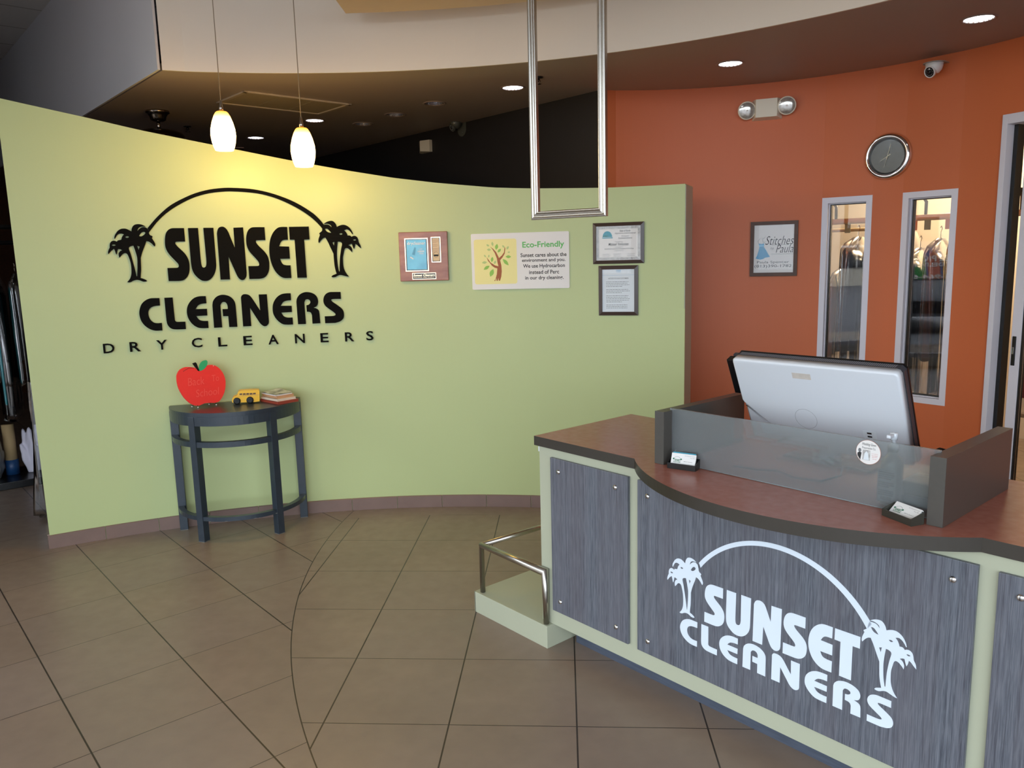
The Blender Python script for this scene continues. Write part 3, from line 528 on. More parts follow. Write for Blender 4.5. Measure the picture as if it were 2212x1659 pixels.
# tile baseboard along the partition, one tile every 30 cm
mb = MB(); R0 = WR - 0.010; HB = 0.082
s = -0.193
while s > AL * WR: s -= 0.3023
while s < AR * WR:
    s0, s1 = max(s, AL * WR - 0.012), min(s + 0.3023, AR * WR)
    if s1 - s0 > 0.02:
        g = 0.0016; K = 6
        vs = []
        for k in range(K + 1):
            ss = s0 + g + (s1 - s0 - 2 * g) * k / K
            for r, z in ((WR + 0.001, 0.0), (R0, 0.0), (R0, HB - 0.004), (R0 + 0.004, HB), (WR + 0.001, HB)):
                vs.append(wp(ss, z, r))
        fs = []
        for k in range(K):
            for q in range(4): fs.append([5 * k + q, 5 * k + q + 1, 5 * k + 6 + q, 5 * k + 5 + q])
        fs += [[4, 3, 2, 1, 0], [5 * K + q for q in range(5)]]
        mb.raw(vs, fs, 'base_tile')
    s += 0.3023
eL0 = Vector((sin(AL), cos(AL), 0)); eL1 = Vector((cos(AL), -sin(AL), 0))
TL = Matrix(((eL1.x, eL0.x, 0, b0.x), (eL1.y, eL0.y, 0, b0.y), (0, 0, 1, 0), (0, 0, 0, 1)))
mb.box(-0.010, 0.0, WR - 0.010, WR + THK, 0, HB, 'base_tile', T=TL)
mb.box(-0.012, 0.0, WR + 0.0, WR + THK, HB, HB + 0.006, 'trim_ring', T=TL)
struct(mb.build('baseboard_center'))

# downlight positions (x, y, lit)
DL = [(0.054, 5.312, 1), (-0.494, 5.755, 0), (1.323, 4.808, 1), (2.309, 4.023, 1), (-1.475, 6.31, 1), (-2.173, 7.071, 1), (-1.138, 6.513, 0), (-0.827, 6.149, 0)]
# lower brown ceiling with round openings; its front edge is an arc
SC_, SR_ = (-0.86, 1.186), 3.608
arc = []
a0 = atan2(-1.916 - SC_[0], 4.625 - SC_[1])
for k in range(61):
    a = a0 + (radians(96) - a0) * k / 60; arc.append((SC_[0] + SR_ * sin(a), SC_[1] + SR_ * cos(a)))
arc[0] = (-1.916, 4.625)
outer = arc + [(5.2, 0.8), (5.2, 10.6), (-6.9, 10.6), (-6.9, 10.395)]
holes = [ell(x, y, 0.070, 0.070, 32) for x, y, _ in DL]
vs, fs = fill([outer] + holes, 0.02)
mb = MB(); mb.raw([(v.x, v.y, ZC + 0.02 + v.z) for v in vs], fs, 'brown'); struct(mb.build('ceiling'))
# cream curved fascia above the arc, grey straight fascia on the left
mb = MB()
for mat_, pts in (('cream', arc),):
    vs = []; fs = []
    for x, y in pts:
        n = Vector((x - SC_[0], y - SC_[1], 0)).normalized() * 0.012; x -= n.x; y -= n.y
        vs += [(x, y, ZC - 0.001), (x, y, ZU), (x + n.x, y + n.y, ZU), (x + n.x, y + n.y, ZC - 0.001)]
    for i in range(len(pts) - 1):
        for k in range(3): fs.append([4 * i + k, 4 * i + k + 1, 4 * i + 5 + k, 4 * i + 4 + k])
        fs.append([4 * i, 4 * i + 3, 4 * i + 7, 4 * i + 4])
    mb.raw(vs, fs, mat_)
struct(mb.build('wall_upper'))
mb = MB()
def wall_quad(mb, p, q, z0, z1, t, m):
    """straight wall from p to q (plan), thickness t to the left of p->q"""
    p = Vector((p[0], p[1], 0)); q = Vector((q[0], q[1], 0)); d = (q - p); L = d.length; d.normalize(); n = Vector((-d.y, d.x, 0))
    T = Matrix(((d.x, n.x, 0, p.x), (d.y, n.y, 0, p.y), (0, 0, 1, 0), (0, 0, 0, 1)))
    mb.box(0, L, min(0, t), max(0, t), z0, z1, m, T=T)
wall_quad(mb, (-1.922, 4.610), (-6.91, 10.385), ZC - 0.001, ZU, 0.014, 'grey_wall'); struct(mb.build('wall_upper_left'))
# upper acoustic ceiling, and the lower tan ceiling panel in front of the fascia
mb = MB(); mb.box(-7, 6, -2.3, 11, ZU, ZU + 0.1, 'act'); struct(mb.build('ceiling_upper'))
tan = [(-0.861, 4.573)]
for k in range(1, 14):
    x = -0.861 + (2.5 + 0.861) * k / 13
    q = (x + 0.86) / 3.5; tan.append((x, 0.345 + sqrt(max(0.01, 4.228 ** 2 - (x + 0.86) ** 2))))
tan += [(2.5, 1.6), (-0.93, 1.6)]
vs, fs = fill([tan], 0.04); mb = MB(); mb.raw([(v.x, v.y, 3.04 + v.z) for v in vs], fs, 'tan'); struct(mb.build('ceiling_panel'))

# ---- orange curved wall with two window openings and a doorway
OC, OR_ = (1.015, 3.608), 1.889
def op(a, z, r=OR_): return Vector((OC[0] + r * sin(a), OC[1] + r * cos(a), z))
def oang(x, y): return atan2(x - OC[0], y - OC[1])
W1 = (oang(2.042, 5.194), oang(2.283, 5.009)); W2 = (oang(2.410, 4.882), oang(2.604, 4.629)); WZ = (0.705, 1.984)
AD = oang(2.715, 4.43)
def arcs(a, b, n): return [a + (b - a) * k / n for k in range(n + 1)]
def curved(mb, a, b, z0, z1, n, m, t=0.12):
    A_ = arcs(a, b, n); vs = []; fs = []
    for q in A_:
        for r, z in ((OR_, z0), (OR_, z1), (OR_ + t, z1), (OR_ + t, z0)): vs.append(op(q, z, r))
    for i in range(n):
        for k in range(4): fs.append([4 * i + k, 4 * i + (k + 1) % 4, 4 * i + 4 + (k + 1) % 4, 4 * i + 4 + k][::-1])
    fs.append([0, 1, 2, 3]); fs.append([4 * n + 3, 4 * n + 2, 4 * n + 1, 4 * n])
    mb.raw(vs, fs, m)
mb = MB()
A0 = oang(0.743, 5.478)
curved(mb, A0, W1[0], 0, ZC, 24, 'orange'); curved(mb, W1[1], W2[0], 0, ZC, 4, 'orange'); curved(mb, W2[1], AD, 0, ZC, 6, 'orange')
for w in (W1, W2): curved(mb, w[0], w[1], 0, WZ[0], 1, 'orange'); curved(mb, w[0], w[1], WZ[1], ZC, 1, 'orange')
wall_quad(mb, (0.640, 5.445), (0.743, 5.478), 0, ZC, 0.1, 'orange')
# wall above and beyond the doorway, following the tangent
dt = Vector((cos(AD), -sin(AD), 0)); d0 = op(AD, 0)
DE = d0 + dt * 1.06
wall_quad(mb, (d0.x, d0.y), (DE.x, DE.y), 2.352, ZC, 0.12, 'orange')
D2 = d0 + dt * 3.6
wall_quad(mb, (DE.x, DE.y), (D2.x, D2.y), 0, ZC, 0.12, 'orange')
struct(mb.build('wall_right'))

# windows: flat frames set in the curved wall
def window(name, a, b):
    p, q = op(a, 0), op(b, 0); d = (q - p); L = d.length; d.normalize()
    o = bpy.data.objects.new(name, None); COL.objects.link(o); o.location = (p.x, p.y, 0); o.rotation_euler = (0, 0, atan2(d.y, d.x)); struct(o)
    f = MB()
    frame_mb(f, 0.0, L, WZ[0], WZ[1], 0.036, -0.002, 0.10, 'frame_white')
    frame_mb(f, 0.030, L - 0.030, WZ[0] + 0.030, WZ[1] - 0.030, 0.012, 0.030, 0.09, 'frame_white')
    f.build('window_frame', o)
    g = MB(); frame_mb(g, 0.041, L - 0.041, WZ[0] + 0.041, WZ[1] - 0.041, 0.006, 0.045, 0.075, 'frame_black'); g.build('gasket', o)
    p_ = MB(); p_.box(0.040, L - 0.040, 0.058, 0.064, WZ[0] + 0.04, WZ[1] - 0.04, 'pane'); p_.build('pane', o)
    return o
window('window_1', *W1); window('window_2', *W2)

# doorway: white frame, narrow stile of the sliding glass door
o = bpy.data.objects.new('door_1', None); COL.objects.link(o); o.location = (d0.x, d0.y, 0); o.rotation_euler = (0, 0, atan2(dt.y, dt.x)); struct(o)
f = MB(); f.box(0.0, 0.030, -0.012, 0.12, 0, 2.352, 'frame_white', 0.002); f.box(1.03, 1.06, -0.012, 0.12, 0, 2.352, 'frame_white', 0.002)
f.box(0.030, 1.03, -0.012, 0.12, 2.300, 2.352, 'frame_white', 0.002); f.box(0.030, 0.052, 0.05, 0.11, 0, 2.30, 'frame_black'); f.build('door_frame', o)
lf = MB(); lf.box(0.098, 0.152, 0.050, 0.095, 0.0, 2.298, 'frame_white', 0.003); lf.box(0.152, 0.160, 0.055, 0.09, 0.02, 2.29, 'frame_black')
lf.box(0.152, 0.98, 0.05, 0.095, 2.22, 2.298, 'frame_white', 0.003); lf.box(0.152, 0.98, 0.05, 0.095, 0.0, 0.09, 'frame_white', 0.003); lf.box(0.96, 1.03, 0.05, 0.095, 0, 2.298, 'frame_white', 0.003)
lf.build('door_leaf', o)
h = MB(); h.box(0.108, 0.128, 0.044, 0.052, 0.985, 1.15, 'black_plastic', 0.003); h.box(0.113, 0.123, 0.036, 0.046, 1.05, 1.09, 'chrome', 0.002); h.build('door_lock', o)
pn = MB(); pn.box(0.160, 0.96, 0.070, 0.075, 0.09, 2.22, 'pane'); pn.build('pane', o)

# black rear wall behind the partition and outer shell
mb = MB(); wall_quad(mb, (0.640, 5.445), (-3.9, 10.685), 0, ZC, -0.12, 'black_wall'); struct(mb.build('wall_back'))
mb = MB(); mb.box(-7, 6, 10.6, 10.7, 0, ZU, 'frame_wood'); struct(mb.build('wall_rear'))
mb = MB(); mb.box(6, 6.1, -2.3, 10.7, 0, ZU, 'white_paint'); struct(mb.build('wall_far_right'))
mb = MB(); wall_quad(mb, (D2.x, D2.y), (6.0, 0.9), 0, ZU, 0.1, 'orange'); struct(mb.build('wall_right_front'))
# storefront: left side and behind the camera, glass from 10 cm to 2.75 m
mb = MB()
XL, YF = -4.2, -2.2
mb.box(XL - 0.1, XL, 3.55, 4.6, 0, ZU, 'grey_wall'); mb.box(XL - 0.1, XL, YF, 3.55, 3.50, ZU, 'white_paint'); mb.box(XL - 0.1, XL, YF, 3.55, 0, 0.12, 'white_paint')
mb.box(-7.0, XL - 0.1, 4.5, 4.6, 0, ZU, 'grey_wall'); mb.box(-7.1, -7.0, 4.5, 10.7, 0, ZU, 'frame_wood')
struct(mb.build('wall_left'))
mb = MB(); mb.box(XL - 0.1, 6.1, YF - 0.1, YF, 3.50, ZU, 'white_paint'); mb.box(3.0, 6.1, YF - 0.1, YF, 0, 3.50, 'white_paint'); mb.box(XL - 0.1, 3.0, YF - 0.1, YF, 0, 0.12, 'white_paint')
struct(mb.build('wall_front'))
def storefront(name, p, q, n):
    p = Vector((p[0], p[1], 0)); q = Vector((q[0], q[1], 0)); d = q - p; L = d.length; d.normalize()
    o = bpy.data.objects.new(name, None); COL.objects.link(o); o.location = p; o.rotation_euler = (0, 0, atan2(d.y, d.x)); struct(o)
    f = MB()
    for k in range(n + 1):
        x = L * k / n; f.box(max(0, x - 0.025), min(L, x + 0.025), 0.0, 0.09, 0.12, 3.50, 'frame_white')
    f.box(0, L, 0, 0.09, 0.12, 0.17, 'frame_white'); f.box(0, L, 0, 0.09, 2.55, 2.60, 'frame_white'); f.box(0, L, 0, 0.09, 3.45, 3.50, 'frame_white'); f.build('window_frame', o)
    g = MB(); g.box(0.0, L, 0.04, 0.046, 0.17, 3.45, 'pane_store'); g.build('pane', o)
storefront('window_3', (XL - 0.1, YF), (XL - 0.1, 3.55), 4)
storefront('window_4', (3.0, YF), (XL - 0.1, YF), 5)

# room behind the orange wall
BT = Vector((0.72, -0.694, 0)); BN = Vector((0.694, 0.72, 0)); BO = Vector((2.35, 4.95, 0))
def back_loc(t, n, z=0): return BO + BT * t + BN * n + Vector((0, 0, z))
p, q = back_loc(-3.2, 2.7), back_loc(3.4, 2.7)
mb = MB(); wall_quad(mb, (p.x, p.y), (q.x, q.y), 0, ZC, -0.1, 'eco_wall' if 'eco_wall' in M else 'cream'); struct(mb.build('wall_storeroom'))

# ================================================================== WALL LETTERING
def wall_shape(name, loops, parent, base, t=0.010, off=0.001, m='black_letter'):
    vs, fs = fill(loops, t / 2)
    out = [wp(v.x, v.y, WR - off - t / 2 - v.z) - base for v in vs]
    mb = MB(); mb.raw(out, fs, m); return mb.build(name, parent)
base = wp(-1.08, 1.55)
logo = thing('wall_sign', 'large black SUNSET CLEANERS sign with an arch and two palms on the green wall', 'sign', base)
wall_shape('arch', art('arch'), logo, base)
wall_shape('palm_tree', art('palm_left'), logo, base); wall_shape('palm_tree', art('palm_right'), logo, base)
for k in ('S', 'U', 'N', 'S2', 'E', 'T', 'C2', 'L2', 'E2', 'A2', 'N2', 'E3', 'R2', 'S3'): wall_shape('letter', art(k), logo, base)
base = wp(-1.1, 1.17)
dry = thing('lettering_sign', 'small widely spaced black letters reading DRY CLEANERS above the half-round table', 'sign', base)
for ch, (s0, z0, s1, z1) in DRY.items():
    vs, fs = glyphs(ch[0], 0.5, 0.012)
    ax = min(v.x for v in vs); bx = max(v.x for v in vs); ay = min(v.y for v in vs); by = max(v.y for v in vs)
    out = [wp(s0 + (v.x - ax) * (s1 - s0) / (bx - ax), z0 + (v.y - ay) * (z1 - z0) / (by - ay), WR - 0.010 - v.z * 0.008) - base for v in vs]
    mb = MB(); mb.raw(out, fs, 'black_letter'); mb.build('letter', dry)

# ================================================================== THINGS ON THE GREEN WALL
def on_wall(name, label, cat, s0, s1, z, group=None):
    a, b = wp(s0, z), wp(s1, z); d = b - a
    return thing(name, label, cat, (a + b) / 2, atan2(d.y, d.x), group), d.length / 2
# award plaque
pq, h = on_wall('award_plaque', 'square reddish wood award plaque with a blue magazine cover and a strip of print', 'plaque', -0.100, 0.212, 1.520)
Z0, Z1 = 0.0, 0.311
mb = MB(); mb.box(-h, h, -0.020, -0.001, Z0, Z1, 'walnut', 0.004); mb.build('board', pq)
mb = MB(); frame_mb(mb, -h + 0.037, -h + 0.187, 0.062, 0.272, 0.006, -0.0225, -0.0195, 'brass'); mb.box(-h + 0.043, -h + 0.181, -0.0222, -0.0195, 0.068, 0.266, 'black_plastic')
mb.build('cover_frame', pq)
cx = -h + 0.049
mb = MB(); mb.box(cx, cx + 0.126, -0.0232, -0.0222, 0.073, 0.262, 'plaque_blue'); cv = mb.build('magazine_cover', pq)
mb = MB(); text_fit(mb, 'drycleaner', cx + 0.005, cx + 0.121, 0.224, 0.250, -0.0236, 'paper', 0.01)
text_fit(mb, 'A 2007', cx + 0.078, cx + 0.102, 0.200, 0.206, -0.0236, 'paper'); text_fit(mb, 'DESIGN', cx + 0.070, cx + 0.112, 0.182, 0.194, -0.0236, 'paper', 0.02); text_fit(mb, 'AWARDS', cx + 0.078, cx + 0.108, 0.170, 0.178, -0.0236, 'paper', 0.01)
mb.raw([(cx + 0.034, -0.0234, 0.170), (cx + 0.052, -0.0234, 0.163), (cx + 0.060, -0.0234, 0.210), (cx + 0.052, -0.0234, 0.216)], [[0, 1, 2, 3]], 'ink_blue')
mb.raw([(cx + 0.02, -0.0235, 0.150), (cx + 0.04, -0.0235, 0.138), (cx + 0.044, -0.0235, 0.143), (cx + 0.024, -0.0235, 0.156)], [[0, 1, 2, 3]], 'paper'); mb.build('cover_print', cv)
mb = MB(); frame_mb(mb, h - 0.106, h - 0.044, 0.116, 0.277, 0.0055, -0.0225, -0.0195, 'brass'); mb.box(h - 0.101, h - 0.049, -0.0222, -0.0195, 0.121, 0.272, 'black_plastic')
mb.box(h - 0.096, h - 0.054, -0.0232, -0.0222, 0.126, 0.268, 'plaque_tan'); fake_lines(mb, h - 0.093, h - 0.057, 0.258, 0.006, 14, 0.0016, -0.0236, 'walnut')
flat(mb, [ell(h - 0.075, 0.165, 0.017, 0.017), ell(h - 0.075, 0.165, 0.0155, 0.0155)], -0.0236, 'ink'); mb.box(h - 0.089, h - 0.061, -0.0238, -0.0232, 0.155, 0.166, 'ink'); mb.build('article_strip', pq)
mb = MB(); frame_mb(mb, -h + 0.078, h - 0.080, 0.010, 0.052, 0.004, -0.0225, -0.0195, 'brass'); mb.box(-h + 0.081, h - 0.083, -0.0222, -0.0195, 0.013, 0.049, 'black_plastic')
text_fit(mb, 'Sunset Cleaners', -h + 0.086, h - 0.089, 0.030, 0.044, -0.0226, 'brass', 0.012, shear=0.2); text_fit(mb, 'Presented for design excellence', -h + 0.088, h - 0.092, 0.020, 0.026, -0.0226, 'brass'); mb.build('name_plate', pq)

# eco sign
ec, h = on_wall('eco_sign', 'white rectangular Eco-Friendly sign with a tree drawing on a yellow square', 'sign', 0.364, 0.993, 1.455)
H = 0.354
mb = MB(); plate(mb, [rect(-h, h, 0, H, 0.008)], -0.006, -0.0005, 'paper'); pl_ = mb.build('board', ec)
y = -0.0063
mb = MB(); xs = -h + 0.018; flat(mb, [rect(xs, xs + 0.276, 0.034, 0.318, 0.014)], y, 'eco_yellow'); sq = mb.build('yellow_square', ec)
def tp(px, py): return (xs + (px - 40) / 1150 * 0.276, 0.318 - (py - 265) / 1190 * 0.284)
mb = MB()
for L in ([(560, 1370), (600, 1330), (640, 1200), (660, 1040), (590, 1020), (520, 970), (460, 890), (410, 830), (375, 730), (430, 810), (480, 880), (600, 960), (690, 985), (668, 880), (655, 780), (600, 630), (540, 530), (480, 462), (560, 520), (640, 610), (712, 765), (790, 700), (850, 620), (872, 470), (888, 520), (870, 650), (810, 750), (740, 825), (770, 960), (778, 1120), (760, 1260), (725, 1365), (690, 1370), (680, 1290), (660, 1370), (630, 1370), (625, 1300), (595, 1370)],):
    flat(mb, [[tp(*q) for q in L]], y - 0.0003, 'ink_brown')
mb.build('tree_drawing', sq)
mb = MB()
def leaf(cx_, cy_, ln, w, ang, m):
    pts = []
    for k in range(9): t = k / 8; pts.append((ln * (t - 0.5), w * sin(pi * t)))
    for k in range(7, 0, -1): t = k / 8; pts.append((ln * (t - 0.5), -w * sin(pi * t)))
    a = radians(ang); P_ = [(cx_ + x_ * cos(a) - y_ * sin(a), cy_ + x_ * sin(a) + y_ * cos(a)) for x_, y_ in pts]
    flat(mb, [[tp(*q) for q in P_]], y - 0.0003, m)
for L in [(655, 470, 160, 42, -78, 'ink_leaf'), (725, 570, 130, 34, -45, 'ink_leaf'), (965, 738, 150, 38, 2, 'ink_leaf'), (890, 880, 230, 44, 48, 'ink_leaf'), (525, 800, 140, 36, -78, 'ink_leaf'),
          (600, 878, 100, 30, -62, 'ink_leaf_pale'), (370, 1015, 190, 42, -32, 'ink_leaf'), (505, 1155, 220, 56, -66, 'ink_leaf'), (447, 540, 110, 32, 5, 'ink_leaf_pale'), (545, 390, 120, 28, 80, 'ink_leaf_pale'),
          (418, 425, 90, 26, 35, 'ink_leaf_pale'), (838, 465, 90, 24, 50, 'ink_leaf_pale'), (950, 505, 105, 28, -58, 'ink_leaf_pale'), (980, 620, 70, 20, -10, 'ink_leaf_pale'), (437, 710, 85, 20, -80, 'ink_leaf_pale'),
          (335, 705, 90, 20, 50, 'ink_leaf_pale'), (315, 875, 140, 34, -5, 'ink_leaf_pale')]: leaf(*L)
mb.build('leaf_drawing', sq)
x0 = xs + 0.276
def ecx(px): return x0 + (px - 75) / 1400 * (h - x0)
def ecz(py, px=750): return H - (py - (105 - px * 0.045)) / 1500 * H
mb = MB()
text_fit(mb, 'Eco-Friendly', ecx(232), ecx(1345), 0.248, 0.296, y, 'ink_green', 0.022)
mb.build('heading', ec)
mb = MB()
for tx, a_, b_, z_, hh in (('Sunset cares about the', 178, 1405, 0.200, 0.0245), ('environment and you.', 215, 1370, 0.163, 0.0215 + 0.006), ('We use Hydrocarbon', 240, 1355, 0.125, 0.0255 + 0.005), ('instead of Perc', 400, 1200, 0.092, 0.0250), ('in our dry cleaning.', 290, 1315, 0.051, 0.0245 + 0.005)):
    text_fit(mb, tx, ecx(a_), ecx(b_), z_, z_ + hh, y, 'ink', 0.018)
mb.build('slogan', ec)

# certificate and notice, both in dark brown frames
cf, h = on_wall('certificate_frame', 'dark brown frame holding a landscape certificate with a grey scroll border', 'picture frame', 1.145, 1.463, 1.601)
H = 0.250
mb = MB(); frame_mb(mb, -h, h, 0, H, 0.021, -0.016, -0.001, 'frame_brown', slope=0.006); mb.build('frame', cf)
mb = MB(); mb.box(-h + 0.020, h - 0.020, -0.008, -0.003, 0.020, H - 0.020, 'paper'); sh = mb.build('certificate', cf)
y = -0.0085; a = h - 0.021
mb = MB(); frame_mb(mb, -a + 0.002, a - 0.002, 0.023, H - 0.023, 0.016, y, y + 0.0004, 'cert_grey'); mb.build('scroll_border', sh)
mb = MB()
text_fit(mb, 'State of Florida', 0.008, 0.075, 0.193, 0.205, y, 'ink', 0.006, shear=0.3); text_fit(mb, 'Department of Environmental', -0.022, 0.108, 0.178, 0.189, y, 'ink', 0.004, shear=0.3); text_fit(mb, 'Protection', 0.02, 0.066, 0.163, 0.171, y, 'ink_mid', shear=0.3)
text_fit(mb, 'Southwest District', 0.0, 0.086, 0.150, 0.160, y, 'ink', 0.005, shear=0.3); text_fit(mb, 'This certifies that', -0.022, 0.028, 0.130, 0.137, y, 'ink_mid')
text_fit(mb, 'Michael Yorkorian', -0.062, 0.063, 0.110, 0.127, y, 'ink', 0.012, shear=0.35); text_fit(mb, 'has attended the', -0.02, 0.028, 0.098, 0.104, y, 'ink_mid'); text_fit(mb, 'Florida Environmental Compliance Workshop', -0.086, 0.095, 0.085, 0.095, y, 'ink', 0.003, shear=0.3)
text_fit(mb, 'November 18, 2011', -0.024, 0.033, 0.076, 0.082, y, 'ink_mid')
for q in (-0.10, -0.03, 0.055): fake_lines(mb, q, q + 0.05, 0.058, 0.007, 3, 0.0015, y, 'ink_grey')
mb.build('certificate_text', sh)
mb = MB(); zc = 0.163
flat(mb, [[(-0.098, zc)] + [(-0.068 + 0.030 * cos(radians(t)), zc + 0.036 * sin(radians(t))) for t in range(180, -1, -12)] + [(-0.038, zc)]], y, 'ink_teal'); mb.box(-0.100, -0.034, y - 0.0002, y + 0.0002, zc - 0.008, zc - 0.002, 'ink_teal')
mb.box(-0.094, -0.062, y - 0.0004, y, zc + 0.004, zc + 0.008, 'ink_darkgreen'); mb.build('emblem_print', sh)
mb = MB(); mb.box(-a + 0.001, a - 0.001, -0.0105, -0.0095, 0.022, H - 0.022, 'glazing'); mb.build('glazing', cf)
nf, h = on_wall('notice_frame', 'dark brown frame holding a portrait typed notice, hung below the certificate', 'picture frame', 1.179, 1.426, 1.280)
H = 0.309
mb = MB(); frame_mb(mb, -h, h, 0, H, 0.023, -0.016, -0.001, 'frame_brown', slope=0.006); mb.build('frame', nf)
mb = MB(); mb.box(-h + 0.022, h - 0.022, -0.008, -0.003, 0.022, H - 0.022, 'paper_cool'); sh = mb.build('notice_sheet', nf)
y = -0.0085; mb = MB()
text_fit(mb, 'SUNSET', -0.014, 0.018, 0.275, 0.281, y, 'ink_blue', 0.03); text_fit(mb, 'CLEANERS', -0.012, 0.016, 0.267, 0.272, y, 'ink_blue', 0.01); mb.box(-0.1, 0.1, y, y + 0.0003, 0.2495, 0.2502, 'ink_blue')
text_fit(mb, 'NOTICE TO OUR CUSTOMERS', -0.062, 0.064, 0.226, 0.234, y, 'ink_mid', 0.01); fake_lines(mb, -0.076, 0.074, 0.208, 0.0096, 18, 0.0026, y, 'ink_grey'); mb.build('notice_text', sh)
mb = MB(); mb.box(-h + 0.023, h - 0.023, -0.0105, -0.0095, 0.023, H - 0.023, 'glazing'); mb.build('glazing', nf)

# ================================================================== COUNTER
CO = Vector((0.1389, 3.158, 0)); CRZ = atan2(-0.759, 0.651)
ctr = thing('reception_counter', 'pale green reception counter with streaked blue-grey panels and a curved rust-red top', 'counter', CO, CRZ)
mb = MB(); mb.box(-0.048, 2.155, 0.0, 0.56, 0.102, 0.877, 'green_light'); mb.build('body', ctr)
mb = MB(); mb.box(0.060, 2.050, 0.096, 0.50, 0.0, 0.102, 'kick'); mb.build('kick_board', ctr)
ccx, ccr = 1.057, 0.808; vc = -0.256 + ccr
out = [(-0.065, -0.014)]
aa = math.asin((1.057 - 0.484) / ccr); aa = math.acos(min(1, (vc + 0.014) / ccr))
for k in range(49): t = -aa + 2 * aa * k / 48; out.append((ccx + ccr * sin(t), vc - ccr * cos(t)))
out += [(2.180, -0.014), (2.180, 0.603), (-0.065, 0.603)]
mb = MB(); mb.prism(out, 0.876, 0.915, 'laminate_edge', mtop='red_top', bev=0.0); mb.build('countertop', ctr)
def PF(u, z): return (u + 0.00648 * (2.307 - u), z + 0.00648 * (1.65 - z))
def panel(u0, u1, z0, z1, screws):
    a = PF(u0, z0); b = PF(u1, z1)
    mb = MB(); mb.box(a[0], b[0], -0.014, -0.0015, a[1], b[1], 'streak', 0.0015); p = mb.build('front_panel', ctr)
    for su, sz in screws:
        c = PF(su, sz); T = Matrix.Translation((c[0], -0.014, c[1])) @ Matrix.Rotation(pi / 2, 4, 'X')
        s_ = MB(); s_.lathe([(0.0102, -0.0005), (0.0102, 0.002), (0.0088, 0.0048), (0.0052, 0.0070), (0.0, 0.0076)], 'chrome', 20, T); s_.box(c[0] - 0.0008, c[0] + 0.0008, -0.0219, -0.018, c[1] - 0.006, c[1] + 0.006, 'frame_black'); s_.build('screw', p)
    return p
panel(0.016, 0.436, 0.165, 0.834, [(0.065, 0.781), (0.374, 0.781), (0.065, 0.217), (0.376, 0.216)])
mp_ = panel(0.482, 1.625, 0.163, 0.833, [(0.531, 0.780), (0.534, 0.215), (1.567, 0.778), (1.569, 0.215)])
panel(1.672, 2.100, 0.163, 0.829, [(1.725, 0.778), (1.727, 0.215), (2.045, 0.778), (2.047, 0.215)])
# white vinyl emblem on the middle panel (same artwork, set closer together)
mb = MB()
def cmap(g, p):
    A = AFF[g]; u = p[0] * A[0][0] + p[1] * A[1][0] + A[2][0]; z = p[0] * A[0][1] + p[1] * A[1][1] + A[2][1]; return PF(u, z)
def vin(keys, g):
    for k in keys: plate(mb, [[cmap(g, q) for q in L] for L in art(k)], -0.0149, -0.0138, 'white_vinyl')
vin(['palm_left'], 'palm_left'); vin(['palm_right'], 'palm_right'); vin(['S', 'U', 'N', 'S2', 'E', 'T'], 'sunset'); vin(['C2', 'L2', 'E2', 'A2', 'N2', 'E3', 'R2', 'S3'], 'cleaners')
ao, ro, ai, ri = (1.0548, 0.3628), 0.3735, (1.0512, 0.3681), 0.3518
def arcpts(c, r, p, q, n=56):
    t0 = atan2(p[1] - c[1], p[0] - c[0]); t1 = atan2(q[1] - c[1], q[0] - c[0]); return [(c[0] + r * cos(t0 + (t1 - t0) * k / n), c[1] + r * sin(t0 + (t1 - t0) * k / n)) for k in range(n + 1)]
L = arcpts(ao, ro, (0.7595, 0.590), (1.3615, 0.578)) + arcpts(ai, ri, (1.3500, 0.560), (0.7665, 0.575))
L = [L[0]] + L[1:] 
plate(mb, [[PF(*q) for q in L]], -0.0149, -0.0138, 'white_vinyl')
mb.build('emblem_decal', mp_)
# small white box fixed at the counter's end
mb = MB(); mb.box(-0.060, -0.048, 0.004, 0.022, 0.846, 0.868, 'white_plastic', 0.002); mb.build('bumper', ctr)

st = thing('bag_shelf', 'low pale green plinth at the end of the counter', 'plinth', CO + Matrix.Rotation(CRZ, 3, 'Z') @ Vector((-0.233, 0.26, 0)), CRZ)
mb = MB(); mb.box(-0.251, 0.250, -0.296, 0.30, 0.0, 0.101, 'green_light', 0.0015); mb.build('plinth', st)
mb = MB(); mb.box(-0.247, -0.244, -0.2968, -0.29, 0.0, 0.101, 'laminate_edge'); mb.build('edge_seam', st)
rl = thing('guard_rail', 'low brushed steel tube rail standing on the green plinth', 'rail', CO, CRZ)
mb = MB(); zt, r = 0.332, 0.0125
mb.tube([(-0.006, -0.018, 0.1015), (-0.006, -0.018, zt), (-0.448, -0.012, zt), (-0.448, -0.012, 0.1015)], r, 'steel', 16); mb.build('front_rail', rl)
mb = MB(); mb.tube([(-0.448, -0.010, zt), (-0.425, 0.53, zt), (-0.425, 0.53, 0.1015)], r, 'steel', 16); mb.build('back_rail', rl)

